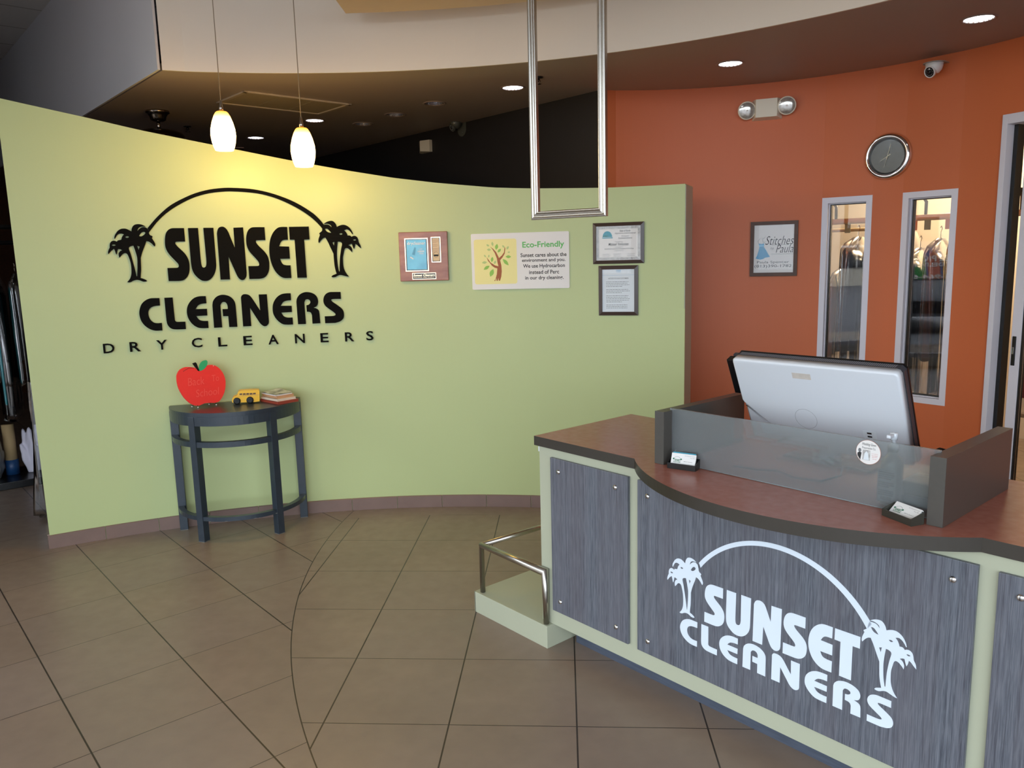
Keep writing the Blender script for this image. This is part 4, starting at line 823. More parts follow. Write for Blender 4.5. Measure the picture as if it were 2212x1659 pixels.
# privacy screen on the counter
sc_ = thing('counter_screen', 'U-shaped counter screen with dark grey side boards and a frosted glass front', 'screen', CO, CRZ)
for u0, u1 in ((0.572, 0.612), (1.496, 1.537)):
    mb = MB(); mb.box(u0, u1, -0.012, 0.488, 0.9155, 1.105, 'laminate_dark', 0.0008); mb.build('side_panel', sc_)
mb = MB(); mb.box(0.604, 1.504, 0.034, 0.0425, 0.917, 1.1125, 'frosted'); gl = mb.build('frosted_glass', sc_)
mb = MB(); cz = 1.0745; cu = 1.311
plate(mb, [ell(cu, cz, 0.0362, 0.0362)], 0.0331, 0.0337, 'walnut'); plate(mb, [ell(cu, cz, 0.0350, 0.0350)], 0.0326, 0.0333, 'paper')
text_fit(mb, 'Wedding Gown', cu - 0.018, cu + 0.022, cz + 0.017, cz + 0.027, 0.0324, 'ink', 0.004, shear=0.35); text_fit(mb, 'Preservation Co.', cu - 0.018, cu + 0.021, cz + 0.009, cz + 0.0155, 0.0324, 'ink', shear=0.1)
flat(mb, [[(cu - 0.031, cz - 0.013), (cu - 0.022, cz - 0.026), (cu - 0.019, cz - 0.004), (cu - 0.025, cz - 0.001), (cu - 0.031, cz - 0.006)]], 0.0324, 'ink'); flat(mb, [ell(cu - 0.0245, cz + 0.003, 0.0045, 0.006, 16)], 0.0323, 'ink_grey')
flat(mb, [rect(cu - 0.016, cu + 0.006, cz - 0.024, cz + 0.006)], 0.0325, 'cert_grey'); flat(mb, [[(cu - 0.013, cz - 0.023), (cu + 0.003, cz - 0.023), (cu, cz - 0.004), (cu - 0.005, cz + 0.003), (cu - 0.010, cz - 0.004)]], 0.0323, 'paper_cool')
for i, tx in enumerate(('Complete', 'bridal', 'gown', 'service')): text_fit(mb, tx, cu + 0.010 + i * 0.001, cu + 0.028 - i * 0.001, cz - 0.004 - i * 0.005, cz - 0.0006 - i * 0.005, 0.0324, 'ink_red')
mb.build('round_sticker', gl)

# business card holders
def holder(label, u, v, ang, tilt, smoky):
    T0 = Matrix.Rotation(CRZ, 3, 'Z') @ Vector((u, v, 0))
    o = thing('card_holder', label, 'card holder', (CO.x + T0.x, CO.y + T0.y, 0.9155), CRZ + radians(ang), 'business card holders on the counter')
    m = 'smoke' if smoky else 'black_plastic'
    mb = MB(); w = 0.049
    mb.box(-w, w, -0.020, 0.020, 0.0, 0.002, m); mb.box(-w, w, -0.022, -0.020, 0.0, 0.020, m, 0.0005); mb.box(-w, w, 0.020, 0.022, 0.0, 0.034, m)
    for sx in (-1, 1):
        x = sx * w; mb.raw([(x, -0.022, 0), (x, 0.022, 0), (x, 0.022, 0.034), (x, -0.022, 0.020), (x + sx * 0.002, -0.022, 0), (x + sx * 0.002, 0.022, 0), (x + sx * 0.002, 0.022, 0.034), (x + sx * 0.002, -0.022, 0.020)],
                           [[0, 1, 2, 3], [7, 6, 5, 4], [0, 4, 5, 1], [1, 5, 6, 2], [2, 6, 7, 3], [3, 7, 4, 0]], m)
    mb.build('tray', o)
    T = Matrix.Translation((0, -0.014, 0.004)) @ Matrix.Rotation(radians(-tilt), 4, 'X')
    mb = MB(); mb.box(-0.044, 0.044, 0.0, 0.006, 0.0, 0.050, 'paper', T=T)
    y = -0.0004; x = -0.036
    flat(mb, [ell(-0.022, 0.026, 0.013, 0.0125, 36), ell(-0.022, 0.026, 0.0123, 0.0118, 36)], y, 'ink_grey', T)
    mb.box(-0.040, -0.004, y - 0.0001, 0.0002, 0.010, 0.0185, 'paper', T=T)
    text_fit(mb, 'SUNSET', -0.031, -0.010, 0.0225, 0.0295, y * 1.6, 'ink_darkgreen', 0.03, T=T); text_fit(mb, 'CLEANERS', -0.034, -0.009, 0.0175, 0.0212, y * 1.6, 'ink_darkgreen', 0.02, T=T)
    flat(mb, [ell(-0.035, 0.030, 0.0032, 0.0026, 10)], y * 1.5, 'ink_darkgreen', T); flat(mb, [ell(-0.0075, 0.030, 0.0032, 0.0026, 10)], y * 1.5, 'ink_darkgreen', T)
    text_fit(mb, 'Dry Cleaning & Laundry', 0.004, 0.040, 0.042, 0.0448, y, 'ink_mid', T=T); text_fit(mb, 'Since 1982', 0.025, 0.040, 0.0365, 0.0388, y, 'ink_mid', T=T); text_fit(mb, '2002 N. Florida St.', 0.002, 0.034, 0.022, 0.0248, y, 'ink_mid', T=T)
    mb.build('business_cards', o)
    if not smoky:
        T2 = Matrix.Translation((0, -0.006, 0.004)) @ Matrix.Rotation(radians(-tilt), 4, 'X')
        mb = MB(); mb.box(-0.043, 0.040, 0.0005, 0.002, 0.0, 0.052, 'ink_teal', T=T2); mb.build('back_card', o)
        mb = MB(); plate(mb, [rect(-0.040, 0.042, 0.0, 0.060, 0.006)], 0.004, 0.006, 'clear_film', T=T2); mb.build('clear_back', o)
    return o
M['smoke'] = P('smoky_plastic', '#3a3a33', 0.18)
holder('black card holder with white business cards beside the left side board of the screen', 0.690, -0.001, 15, 22, False)
holder('smoky card holder with low-slumped cards against the end board of the screen', 1.436, -0.018, -22, 48, True)

# all-in-one computer seen from behind
MT = Matrix(((1, 0, 0, 0), (0, 0.909, -0.417, 0), (0, 0.417, 0.909, 0), (0, 0, 0, 1)))      # local: x along, y through the screen, z up the slope
mo = thing('computer', 'white and black all-in-one computer seen from behind, tilted back behind the frosted glass', 'computer', CO + Matrix.Rotation(CRZ, 3, 'Z') @ Vector((1.011, 0.3845, 0.9695)), CRZ)
hw = 0.290; Hm = 0.346
full = [(-hw + 0.10, 0.0), (hw, 0.0), (hw, Hm - 0.014), (hw - 0.006, Hm - 0.003), (hw - 0.016, Hm), (-hw + 0.012, Hm), (-hw + 0.003, Hm - 0.004), (-hw, Hm - 0.014), (-hw, 0.172), (-hw + 0.006, 0.160), (-hw + 0.09, 0.082), (-hw + 0.16, 0.03)]
def curved_shell(mb, L, y0, y1, m, T):
    bm = bmesh.new(); a = [bm.verts.new((p[0], y0, p[1])) for p in L]; b = [bm.verts.new((p[0], y1, p[1])) for p in L]; n = len(L)
    f = bm.faces.new(a)
    for i in range(n): bm.faces.new([a[i], b[i], b[(i + 1) % n], a[(i + 1) % n]])
    bm.faces.new(list(reversed(b)))
    bmesh.ops.recalc_face_normals(bm, faces=list(bm.faces))
    bmesh.ops.bevel(bm, geom=[e for e in bm.edges if all(v.co.y < y0 + 1e-5 for v in e.verts)], offset=0.008, segments=4, profile=0.5, affect='EDGES')
    for f in bm.faces: f.smooth = False
    mb.bm(bm, m, True, T)
mb = MB(); curved_shell(mb, full, -0.014, 0.016, 'white_plastic', MT); sh = mb.build('rear_shell', mo)
mb = MB(); T = MT
for q in ((-0.064, 0.302, 0.066, 0.022),): mb.box(q[0], q[0] + q[2], -0.0147, -0.0142, q[1] - q[3] / 2, q[1] + q[3] / 2, 'tape', T=T) if 'tape' in M else mb.box(q[0], q[0] + q[2], -0.0147, -0.0142, q[1] - q[3] / 2, q[1] + q[3] / 2, 'paper', T=T)
mb.build('tape_residue', sh)
mb = MB(); flat(mb, [ell(-0.048, 0.128, 0.040, 0.040, 48), ell(-0.048, 0.128, 0.0392, 0.0392, 48)], -0.0145, 'ink_grey', T); mb.build('round_seam', sh)
mb = MB(); mb.box(0.146, 0.190, -0.0146, -0.0142, 0.075, 0.115, 'paper_cool', T=T)
for z in (0.1065, 0.0935): mb.box(0.160, 0.1745, -0.0152, -0.0145, z - 0.0028, z + 0.0028, 'frame_black', T=T)
mb.build('usb_ports', sh)
mb = MB(); L2 = [(-hw, 0.0), (-hw + 0.19, 0.0), (-hw + 0.148, 0.030), (-hw + 0.082, 0.076), (-hw + 0.004, 0.148), (-hw, 0.150)]; curved_shell(mb, L2, 0.000, 0.016, 'white_plastic', MT); mb.build('lower_shell', mo)
mb = MB(); body = [(-hw - 0.001, -0.004), (hw + 0.003, -0.004), (hw + 0.003, Hm - 0.012), (hw - 0.008, Hm), (-hw + 0.010, Hm), (-hw - 0.001, Hm - 0.012)]
plate(mb, [body], 0.0165, 0.038, 'dark_plastic', MT); plate(mb, [[(p[0] * 1.006, p[1] + (0.002 if p[1] > 0.1 else 0)) for p in body]], 0.038, 0.044, 'black_plastic', MT)
for i in range(86):
    x = -hw + 0.016 + i * (2 * hw - 0.036) / 86
    mb.raw([(x, 0.019, Hm + 0.0004), (x + 0.0026, 0.019, Hm + 0.0004), (x + 0.0052, 0.036, Hm + 0.0004), (x + 0.0026, 0.036, Hm + 0.0004)], [[0, 1, 2, 3]], 'vent_slot', False, MT)
mb.build('vent_rim', mo)
mb = MB(); mb.box(-hw - 0.034, -hw - 0.003, 0.002, 0.030, 0.188, 0.330, 'black_plastic', 0.002, T=MT); mb.box(-hw - 0.022, -hw - 0.003, 0.030, 0.046, 0.192, 0.336, 'dark_plastic', 0.002, T=MT); mb.build('card_reader', mo)
mb = MB(); mb.box(-0.16, 0.16, -0.015, 0.10, -0.054, -0.044, 'black_plastic', 0.004); mb.box(-0.035, 0.035, 0.01, 0.035, -0.048, 0.03, 'white_plastic', 0.004); mb.build('stand', mo)
mb = MB(); cab = [(-0.20, -0.26, -0.047), (-0.12, -0.245, -0.048), (-0.05, -0.235, -0.040), (0.02, -0.25, -0.047), (0.10, -0.23, -0.047), (0.11, -0.12, -0.049), (0.06, -0.01, -0.045), (0.0, 0.01, -0.03)]
mb.tube(cab, 0.003, 'black_plastic', 8); mb.build('power_cable', mo)

# hand gel bottle
def at_counter(u, v, z=0.0): q = Matrix.Rotation(CRZ, 3, 'Z') @ Vector((u, v, 0)); return Vector((CO.x + q.x, CO.y + q.y, z))
bo = thing('pump_bottle', 'clear pump bottle with a white label standing behind the frosted glass', 'bottle', at_counter(1.352, 0.100, 0.9155), CRZ)
mb = MB(); mb.lathe([(0.026, 0), (0.030, 0.003), (0.030, 0.115), (0.026, 0.135), (0.014, 0.150), (0.013, 0.156)], 'gel', 28); mb.build('bottle', bo)
mb = MB(); mb.box(-0.026, 0.026, -0.0318, -0.0305, 0.012, 0.108, 'paper_cool'); fake_lines(mb, -0.022, 0.022, 0.098, 0.006, 12, 0.003, -0.0322, 'ink_grey'); 
for i in range(14): mb.box(-0.016 + i * 0.0023, -0.0148 + i * 0.0023, -0.0322, -0.0318, 0.018, 0.028, 'ink_mid')
mb.build('label', bo)
mb = MB(); mb.lathe([(0.014, 0.156), (0.014, 0.176), (0.006, 0.178), (0.006, 0.190), (0.010, 0.191), (0.0115, 0.208), (0.010, 0.211), (0.0, 0.212)], 'white_plastic', 20); mb.box(-0.006, 0.006, -0.036, 0.004, 0.200, 0.210, 'white_plastic', 0.003); mb.build('pump', bo)
bx = thing('small_box', 'small grey-lidded dark box behind the frosted glass, next to the pump bottle', 'box', at_counter(1.425, 0.170, 0.9155), CRZ)
mb = MB(); mb.box(-0.055, 0.055, -0.045, 0.045, 0.0, 0.030, 'black_plastic', 0.002); mb.build('base', bx)
mb = MB(); mb.box(-0.056, 0.056, -0.046, 0.046, 0.030, 0.070, 'beige_plastic', 0.003); mb.build('lid', bx)
# folded black garment and papers behind the screen
bm = bmesh.new(); bmesh.ops.create_icosphere(bm, subdivisions=5, radius=1.0)
rnd = random.Random(3); ph = [rnd.random() * 6 for _ in range(8)]
for v in bm.verts:
    x, y_, z = v.co
    w = 0.10 * sin(9 * x + ph[0] + 3 * y_) + 0.10 * sin(7 * y_ + ph[1] + 5 * z) + 0.05 * sin(19 * x + ph[2] - 8 * z) + 0.04 * sin(23 * y_ + ph[3])
    k = 1 + w; z2 = max(z, -0.35) * k * 0.070 + 0.0255; v.co = Vector((x * k * 0.085, y_ * k * 0.055, max(z2, 0.0)))
mb = MB(); mb.bm(bm, 'cloth_black', True)
bk_ = mb.build('folded_garment'); bk_.location = at_counter(1.395, 0.505, 0.9155); bk_.rotation_euler = (0, 0, CRZ); tag(bk_, 'crumpled black garment lying behind the computer on the counter', 'garment')
pp = thing('paper_slips', 'white and pink paper slips sticking up behind the black garment', 'paper', at_counter(1.432, 0.585, 0.9155), CRZ)
for nm, dx, an, m in (('white_slip', 0.0, 30, 'paper_cool'), ('pink_slip', -0.012, 36, 'pink_paper')):
    T = Matrix.Translation((-0.030 + dx, 0.004 if m == 'paper_cool' else 0.006, 0.0)) @ Matrix.Rotation(radians(8), 4, 'X') @ Matrix.Rotation(radians(an), 4, 'Y')
    mb = MB(); mb.box(-0.008, 0.036, 0, 0.0008, 0.012 , 0.135, m, T=T); mb.build(nm, pp)
mb = MB(); mb.box(-0.05, 0.05, -0.004, 0.012, 0.0, 0.03, 'black_plastic', 0.002); mb.build('slip_stand', pp)

# ================================================================== HALF-ROUND TABLE
TA = radians(15.19); TC_ = Vector((-1.755, 4.90, 0))
def at_table(x, y, z=0.0): q = Matrix.Rotation(TA, 3, 'Z') @ Vector((x, y, 0)); return Vector((TC_.x + q.x, TC_.y + q.y, z))
tb = thing('console_table', 'half-round blue-grey painted wooden console table against the green wall', 'table', TC_, TA)
R = 0.393
hd = [(R * cos(t), 0.004 - abs(R * sin(t))) for t in [-pi * k / 48 for k in range(49)]]
mb = MB(); mb.prism(hd, 0.772, 0.797, 'table_blue', bev=0.003); mb.build('table_top', tb)
def ring(mb, r0, r1, z0, z1, m, n=40, t0=0.0, t1=pi):
    vs = []; fs = []
    for k in range(n + 1):
        t = t0 + (t1 - t0) * k / n; c, s_ = cos(t), -sin(t)
        for r, z in ((r0, z0), (r1, z0), (r1, z1), (r0, z1)): vs.append((r * c, r * s_, z))
    for k in range(n):
        for j in range(4): fs.append([4 * k + j, 4 * k + (j + 1) % 4, 4 * k + 4 + (j + 1) % 4, 4 * k + 4 + j])
    fs += [[3, 2, 1, 0], [4 * n, 4 * n + 1, 4 * n + 2, 4 * n + 3]]
    mb.raw(vs, fs, m)
mb = MB(); ring(mb, R - 0.026, R - 0.002, 0.718, 0.772, 'table_blue'); mb.box(-R + 0.01, R - 0.01, -0.018, 0.003, 0.718, 0.772, 'table_blue'); mb.build('apron', tb)
mb = MB(); ring(mb, R - 0.036, R - 0.003, 0.588, 0.621, 'table_blue'); mb.build('middle_rail', tb)
mb = MB(); ring(mb, R - 0.036, R - 0.003, 0.135, 0.161, 'table_blue')
for t in (1.02, 1.35, 1.78, 2.03): mb.box((R - 0.003) * cos(t) - 0.008, (R - 0.003) * cos(t) + 0.008, -(R - 0.0028) * sin(t) - 0.001, -(R - 0.0028) * sin(t) + 0.004, 0.136 + 0.004 * sin(9 * t), 0.139 + 0.004 * sin(9 * t), 'table_chip')
mb.build('lower_rail', tb)
for ang in (-177.0, -127.0, -54.0, -3.0):
    T = Matrix.Rotation(radians(ang), 4, 'Z')
    mb = MB(); mb.box(R - 0.047, R + 0.0005, -0.0225, 0.0225, 0.0, 0.771, 'table_blue', 0.002, T=T); mb.box(R - 0.047, R + 0.001, -0.023, 0.023, 0.0, 0.004, 'table_chip', T=T); mb.build('leg', tb)

# apple sign on little feet
APP = [(-0.028, 0.223), (-0.037, 0.233), (-0.047, 0.242), (-0.058, 0.248), (-0.072, 0.252), (-0.09, 0.255), (-0.109, 0.256), (-0.126, 0.252), (-0.141, 0.245), (-0.152, 0.234), (-0.16, 0.221), (-0.165, 0.207), (-0.166, 0.191), (-0.166, 0.173), (-0.164, 0.153), (-0.16, 0.133), (-0.153, 0.113), (-0.144, 0.092), (-0.133, 0.072), (-0.12, 0.054), (-0.106, 0.038), (-0.092, 0.026), (-0.078, 0.018), (-0.064, 0.014), (-0.052, 0.012), (-0.042, 0.014), (-0.032, 0.017), (-0.023, 0.02), (-0.013, 0.022), (-0.0, 0.022), (0.014, 0.021), (0.029, 0.019), (0.045, 0.016), (0.059, 0.017), (0.073, 0.02), (0.084, 0.029), (0.094, 0.041), (0.104, 0.056), (0.113, 0.074), (0.12, 0.097), (0.124, 0.12), (0.126, 0.141), (0.124, 0.16), (0.12, 0.179), (0.113, 0.197), (0.104, 0.212), (0.094, 0.226), (0.082, 0.238), (0.068, 0.247), (0.055, 0.252), (0.042, 0.253), (0.031, 0.253), (0.022, 0.251), (0.014, 0.245), (0.006, 0.238), (-0.002, 0.232), (-0.01, 0.226), (-0.019, 0.224)]
LEAF = [(-0.029, 0.227), (-0.03, 0.235), (-0.03, 0.244), (-0.027, 0.255), (-0.022, 0.266), (-0.015, 0.275), (-0.005, 0.282), (0.006, 0.285), (0.016, 0.286), (0.021, 0.283), (0.024, 0.279), (0.025, 0.273), (0.024, 0.265), (0.02, 0.255), (0.014, 0.245), (0.006, 0.237), (-0.002, 0.231), (-0.012, 0.227), (-0.02, 0.224), (-0.025, 0.225)]
ap_ = thing('apple_sign', 'flat red apple-shaped sign with a green leaf standing on the half-round table', 'sign', (-1.876, 4.739, 0.7972), radians(41.5))
mb = MB(); plate(mb, [APP], 0.0, 0.010, 'red'); mb.build('apple_board', ap_)
mb = MB(); plate(mb, [LEAF], -0.001, 0.004, 'leaf_green'); mb.build('leaf', ap_)
mb = MB(); plate(mb, [[(-0.067, 0.274), (-0.047, 0.279), (-0.041, 0.272), (-0.028, 0.222), (-0.038, 0.226)]], -0.001, 0.006, 'black_plastic'); mb.build('stem', ap_)
mb = MB(); text_fit(mb, 'Back', -0.104, -0.005, 0.140, 0.188, -0.0006, 'red_chalk', -0.004, shear=0.1); text_fit(mb, 'To', 0.042, 0.086, 0.150, 0.190, -0.0006, 'red_chalk', -0.004, shear=0.1); text_fit(mb, 'School', -0.062, 0.080, 0.066, 0.112, -0.0006, 'red_chalk', -0.004, shear=0.1); mb.build('chalk_writing', ap_)
mb = MB()
for k in range(9): mb.sphere((-0.132 + k * 0.0085, 0.002, 0.2465 + 0.009 * sin(k * 0.33)), 0.0022, 'paper', sub=1)
mb.sphere((0.058, 0.0, 0.246), 0.003, 'paper', sub=1); mb.tube([(-0.125, 0.0, 0.232), (-0.09, 0.0, 0.249), (-0.06, 0.0, 0.246)], 0.0012, 'black_plastic', 6); mb.build('wire_beads', ap_)
for x, y in ((-0.058, -0.004), (0.054, -0.004), (-0.075, 0.05), (0.03, 0.05)):
    mb = MB(); mb.tube([(x, y, 0.0), (x, y, 0.010), (x, 0.004, 0.020)], 0.0016, 'black_plastic', 6); mb.sphere((x, y, 0.004), 0.004, 'paper', sub=2); mb.build('foot', ap_)

# toy school bus
bs = thing('toy_bus', 'small yellow toy school bus on the half-round table', 'toy', (-1.705, 4.783, 0.7972), radians(16.7))
prof = [(-0.0302, 0.0142), (-0.0312, 0.0281), (-0.0275, 0.0400), (-0.0200, 0.0480), (-0.0120, 0.0520), (0.0015, 0.0560), (0.0050, 0.0700), (0.0085, 0.0780), (0.0150, 0.0832), (0.0286, 0.0850), (0.1240, 0.0825), (0.1320, 0.0790), (0.1345, 0.0700), (0.1308, 0.0097), (0.1007, 0.0068), (0.0268, 0.0100), (-0.0212, 0.0123)]
mb = MB(); plate(mb, [prof], 0.002, 0.060, 'yellow'); mb.box(0.004, 0.131, -0.0002, 0.062, 0.0510, 0.0525, 'book_tan'); mb.build('body', bs)
mb = MB()
for k in range(5): x = 0.0165 + k * 0.0198; z = 0.0585 - 0.0005 * k; mb.box(x, x + 0.0155, -0.0006, 0.0625, z, z + 0.0088, 'win_brown')
mb.build('windows', bs)
mb = MB(); text_fit(mb, 'SCHOOL BUS', 0.035, 0.095, 0.0535, 0.0570, 0.0012, 'ink'); mb.build('marking', bs)
for x in (-0.002, 0.075):
    for y0 in (-0.007, 0.052):
        T = Matrix.Translation((x, y0, 0.0218)) @ Matrix.Rotation(-pi / 2, 4, 'X')
        mb = MB(); mb.lathe([(0.005, 0.0), (0.012, -0.001), (0.0205, 0.0), (0.0215, 0.003), (0.0215, 0.013), (0.019, 0.015)], 'rubber', 28, T); mb.build('wheel', bs)
# books
def book(label, cx_, cy_, z, L, W, t, ang, cover, m_edge='page_edge', name='book'):
    o = thing(name, label, 'book', at_table(cx_, cy_, z), TA + radians(ang), 'books stacked on the half-round table')
    mb = MB(); mb.box(-L / 2, L / 2, -W / 2, W / 2, 0, 0.0018, cover); mb.box(-L / 2, L / 2, -W / 2, W / 2, t - 0.0018, t, cover); mb.box(-L / 2, -L / 2 + 0.002, -W / 2, W / 2, 0, t, cover); mb.build('cover', o)
    mb = MB(); mb.box(-L / 2 + 0.002, L / 2 - 0.002, -W / 2 + 0.002, W / 2 - 0.002, 0.0018, t - 0.0018, m_edge); mb.build('pages', o); return o
book('rust-red book at the bottom of the stack beside the toy bus', 0.268, -0.118, 0.7972, 0.146, 0.205, 0.0165, 33, 'book_red', 'book_red')
book('cream paperback on top of the rust-red book', 0.262, -0.112, 0.8140, 0.132, 0.190, 0.0150, 33, 'page_edge')
book('tan paperback under the curled magazine', 0.262, -0.104, 0.8293, 0.118, 0.175, 0.0165, 32, 'book_tan', 'book_tan')
mg = thing('magazine', 'thin black and white magazine with a curled cover on top of the books', 'magazine', at_table(0.256, -0.108, 0.8461), TA + radians(32))
mb = MB(); mb.box(-0.060, 0.055, -0.085, 0.085, 0.0, 0.006, 'paper', 0.001); mb.build('pages', mg)
mb = MB(); vs = []; fs = []
for i in range(13):
    for j in range(9):
        x = -0.060 + 0.118 * j / 8; y_ = -0.085 + 0.175 * i / 12; z = 0.0072 + 0.0135 * (j / 8) ** 2 * (0.4 + 0.6 * i / 12) + 0.009 * max(0, i / 12 - 0.3) * (1 - j / 8) + 0.002 * sin(i * 0.9); vs.append((x, y_, z))
for i in range(12):
    for j in range(8): fs.append([i * 9 + j, i * 9 + j + 1, (i + 1) * 9 + j + 1, (i + 1) * 9 + j])
mb.raw(vs, fs, 'mag_cover', True); mb.build('curled_cover', mg)

# ================================================================== CEILING FIXTURES
def pendant(label, x, y, zb):
    o = thing('pendant_lamp', label, 'lamp', (x, y, zb), 0, 'amber glass pendant lamps by the green wall')
    mb = MB(); mb.lathe([(0.047, 0.0), (0.0545, 0.018), (0.0615, 0.045), (0.0655, 0.078), (0.0635, 0.112), (0.054, 0.150), (0.043, 0.180), (0.033, 0.198), (0.026, 0.204), (0.012, 0.205)], 'shade_warm', 40, cap=True); mb.build('glass_shade', o)
    mb = MB(); mb.lathe([(0.0135, 0.204), (0.0125, 0.225), (0.006, 0.258), (0.003, 0.262)], 'nickel', 16); mb.build('socket_cap', o)
    mb = MB(); mb.tube([(0, 0, 0.258), (0, 0, ZU - zb)], 0.0024, 'cord', 8); mb.build('cord', o)
    mb = MB(); mb.lathe([(0.060, ZU - zb), (0.060, ZU - zb - 0.012), (0.03, ZU - zb - 0.03), (0.005, ZU - zb - 0.034)], 'nickel', 24); mb.build('canopy', o); return o
pendant('glowing amber pendant lamp hanging higher, at the left end of the ceiling vent', -1.533, 4.42, 2.268)
pendant('glowing amber pendant lamp hanging lower, below the middle of the ceiling vent', -1.106, 4.42, 2.172)
DLN = ['lit downlight beside the hanging steel frame', 'unlit downlight closest to the black dome camera', 'lit downlight above the emergency light', 'lit downlight above the white security camera',
       'lit downlight just beyond the ceiling vent', 'lit downlight seen between the two pendant lamps', 'unlit downlight farthest along the row near the black wall', 'unlit downlight in the middle of the unlit three']
for (x, y, on), lb in zip(DL, DLN):
    o = thing('recessed_light', 'round recessed ' + lb, 'light', (x, y, ZC), 0, 'round recessed downlights in the brown ceiling')
    mb = MB(); mb.lathe([(0.0665, 0.004), (0.0665, -0.002), (0.074, -0.005), (0.082, -0.003), (0.083, 0.0)], 'trim_ring', 40, cap=False); mb.build('trim_ring', o)
    mb = MB(); pr = [(0.067, -0.001), (0.066, 0.03), (0.060, 0.07), (0.050, 0.10)]
    mb.lathe(pr, 'reflector', 18, smooth=False, cap=False); mb.build('reflector', o)
    mb = MB()
    if on: mb.lathe([(0.0, 0.020), (0.050, 0.022), (0.058, 0.028), (0.055, 0.06), (0.0, 0.062)], 'lamp_on', 24)
    else: mb.lathe([(0.0, 0.060), (0.022, 0.064), (0.026, 0.10), (0.0, 0.10)], 'lamp_off', 20); mb.lathe([(0.0, 0.104), (0.052, 0.104), (0.052, 0.106), (0.0, 0.106)], 'frame_black', 20)
    mb.build('lamp', o)
    if on:
        sd = bpy.data.lights.new('downlight', 'SPOT'); sd.energy = 9; sd.spot_size = radians(95); sd.spot_blend = 0.6; sd.color = (0.86, 0.92, 1.0); sd.shadow_soft_size = 0.04
        so = bpy.data.objects.new('downlight_beam', sd); COL.objects.link(so); so.location = (x, y, ZC + 0.05)
# vent
A_ = Vector((-1.949, 5.521, 0)); B_ = Vector((-1.638, 5.185, 0)); C_ = Vector((-1.059, 5.699, 0)); D_ = Vector((-1.376, 6.021, 0))
ce = (A_ + B_ + C_ + D_) / 4; ex = (C_ - B_).normalized(); ey = Vector((-ex.y, ex.x, 0))
vt = thing('ceiling_vent', 'long rectangular three-panel return air grille in the brown ceiling', 'vent', (ce.x, ce.y, ZC), atan2(ex.y, ex.x))
mb = MB(); w, d = 0.387, 0.228
for b in ((-w, w, -d, -d + 0.028), (-w, w, d - 0.028, d), (-w, -w + 0.028, -d, d), (w - 0.028, w, -d, d)): mb.box(b[0], b[1], b[2], b[3], -0.012, -0.0005, 'vent', 0.003)
mb.build('vent_frame', vt)
for k in range(3):
    x0 = -w + 0.030 + k * (2 * w - 0.060) / 3; x1 = x0 + (2 * w - 0.060) / 3 - 0.007
    mb = MB(); mb.box(x0, x1, -d + 0.030, d - 0.030, -0.006, -0.001, 'vent_face', 0.0)
    mb.build('vent_panel', vt)
mb = MB(); mb.box(-w + 0.02, w - 0.02, -d + 0.02, d - 0.02, -0.0009, -0.0003, 'vent_dark'); mb.build('vent_back', vt)
# ceiling fan behind the partition
fn = thing('ceiling_fan', 'brushed nickel ceiling fan mostly hidden behind the green wall', 'fan', (-2.456, 5.779, ZC))
mb = MB(); mb.lathe([(0.0, 0.0), (0.078, -0.0005), (0.080, -0.014), (0.066, -0.022), (0.056, -0.040), (0.050, -0.062), (0.036, -0.070), (0.014, -0.073), (0.0, -0.074)][::-1], 'nickel', 40); mb.build('canopy', fn)
mb = MB(); mb.lathe([(0.012, -0.074), (0.012, -0.128)][::-1], 'nickel', 16); mb.build('downrod', fn)
mb = MB(); mb.lathe([(0.0, -0.124), (0.03, -0.126), (0.10, -0.134), (0.150, -0.150), (0.168, -0.172), (0.168, -0.225), (0.12, -0.27), (0.0, -0.28)][::-1], 'nickel_dark', 48); mb.build('motor_housing', fn)
for k in range(4):
    T = Matrix.Rotation(radians(20 + 90 * k), 4, 'Z'); mb = MB(); mb.box(0.15, 0.56, -0.06, 0.06, -0.250, -0.243, 'frame_wood', 0.002, T=T); mb.build('blade', fn)
# sprinklers
for (x, y), lb in (((-2.504, 6.419), 'small dark ceiling sprinkler head beside the ceiling fan'), ((0.208, 5.024), 'small dark ceiling sprinkler head seen through the hanging steel frame')):
    o = thing('sprinkler_head', lb, 'sprinkler', (x, y, ZC), 0, 'sprinkler heads in the brown ceiling')
    mb = MB(); mb.lathe([(0.0, 0.0), (0.030, -0.001), (0.028, -0.006), (0.008, -0.008), (0.0, -0.009)][::-1], 'frame_black', 20); mb.build('escutcheon', o)
    mb = MB(); mb.lathe([(0.007, -0.008), (0.006, -0.030), (0.0, -0.031)][::-1], 'nickel_dark', 12)
    for sx in (-1, 1): mb.tube([(sx * 0.006, 0, -0.012), (sx * 0.013, 0, -0.026), (sx * 0.004, 0, -0.042)], 0.002, 'nickel_dark', 6)
    mb.lathe([(0.0, -0.040), (0.020, -0.042), (0.0, -0.044)][::-1], 'nickel_dark', 16); mb.build('head', o)
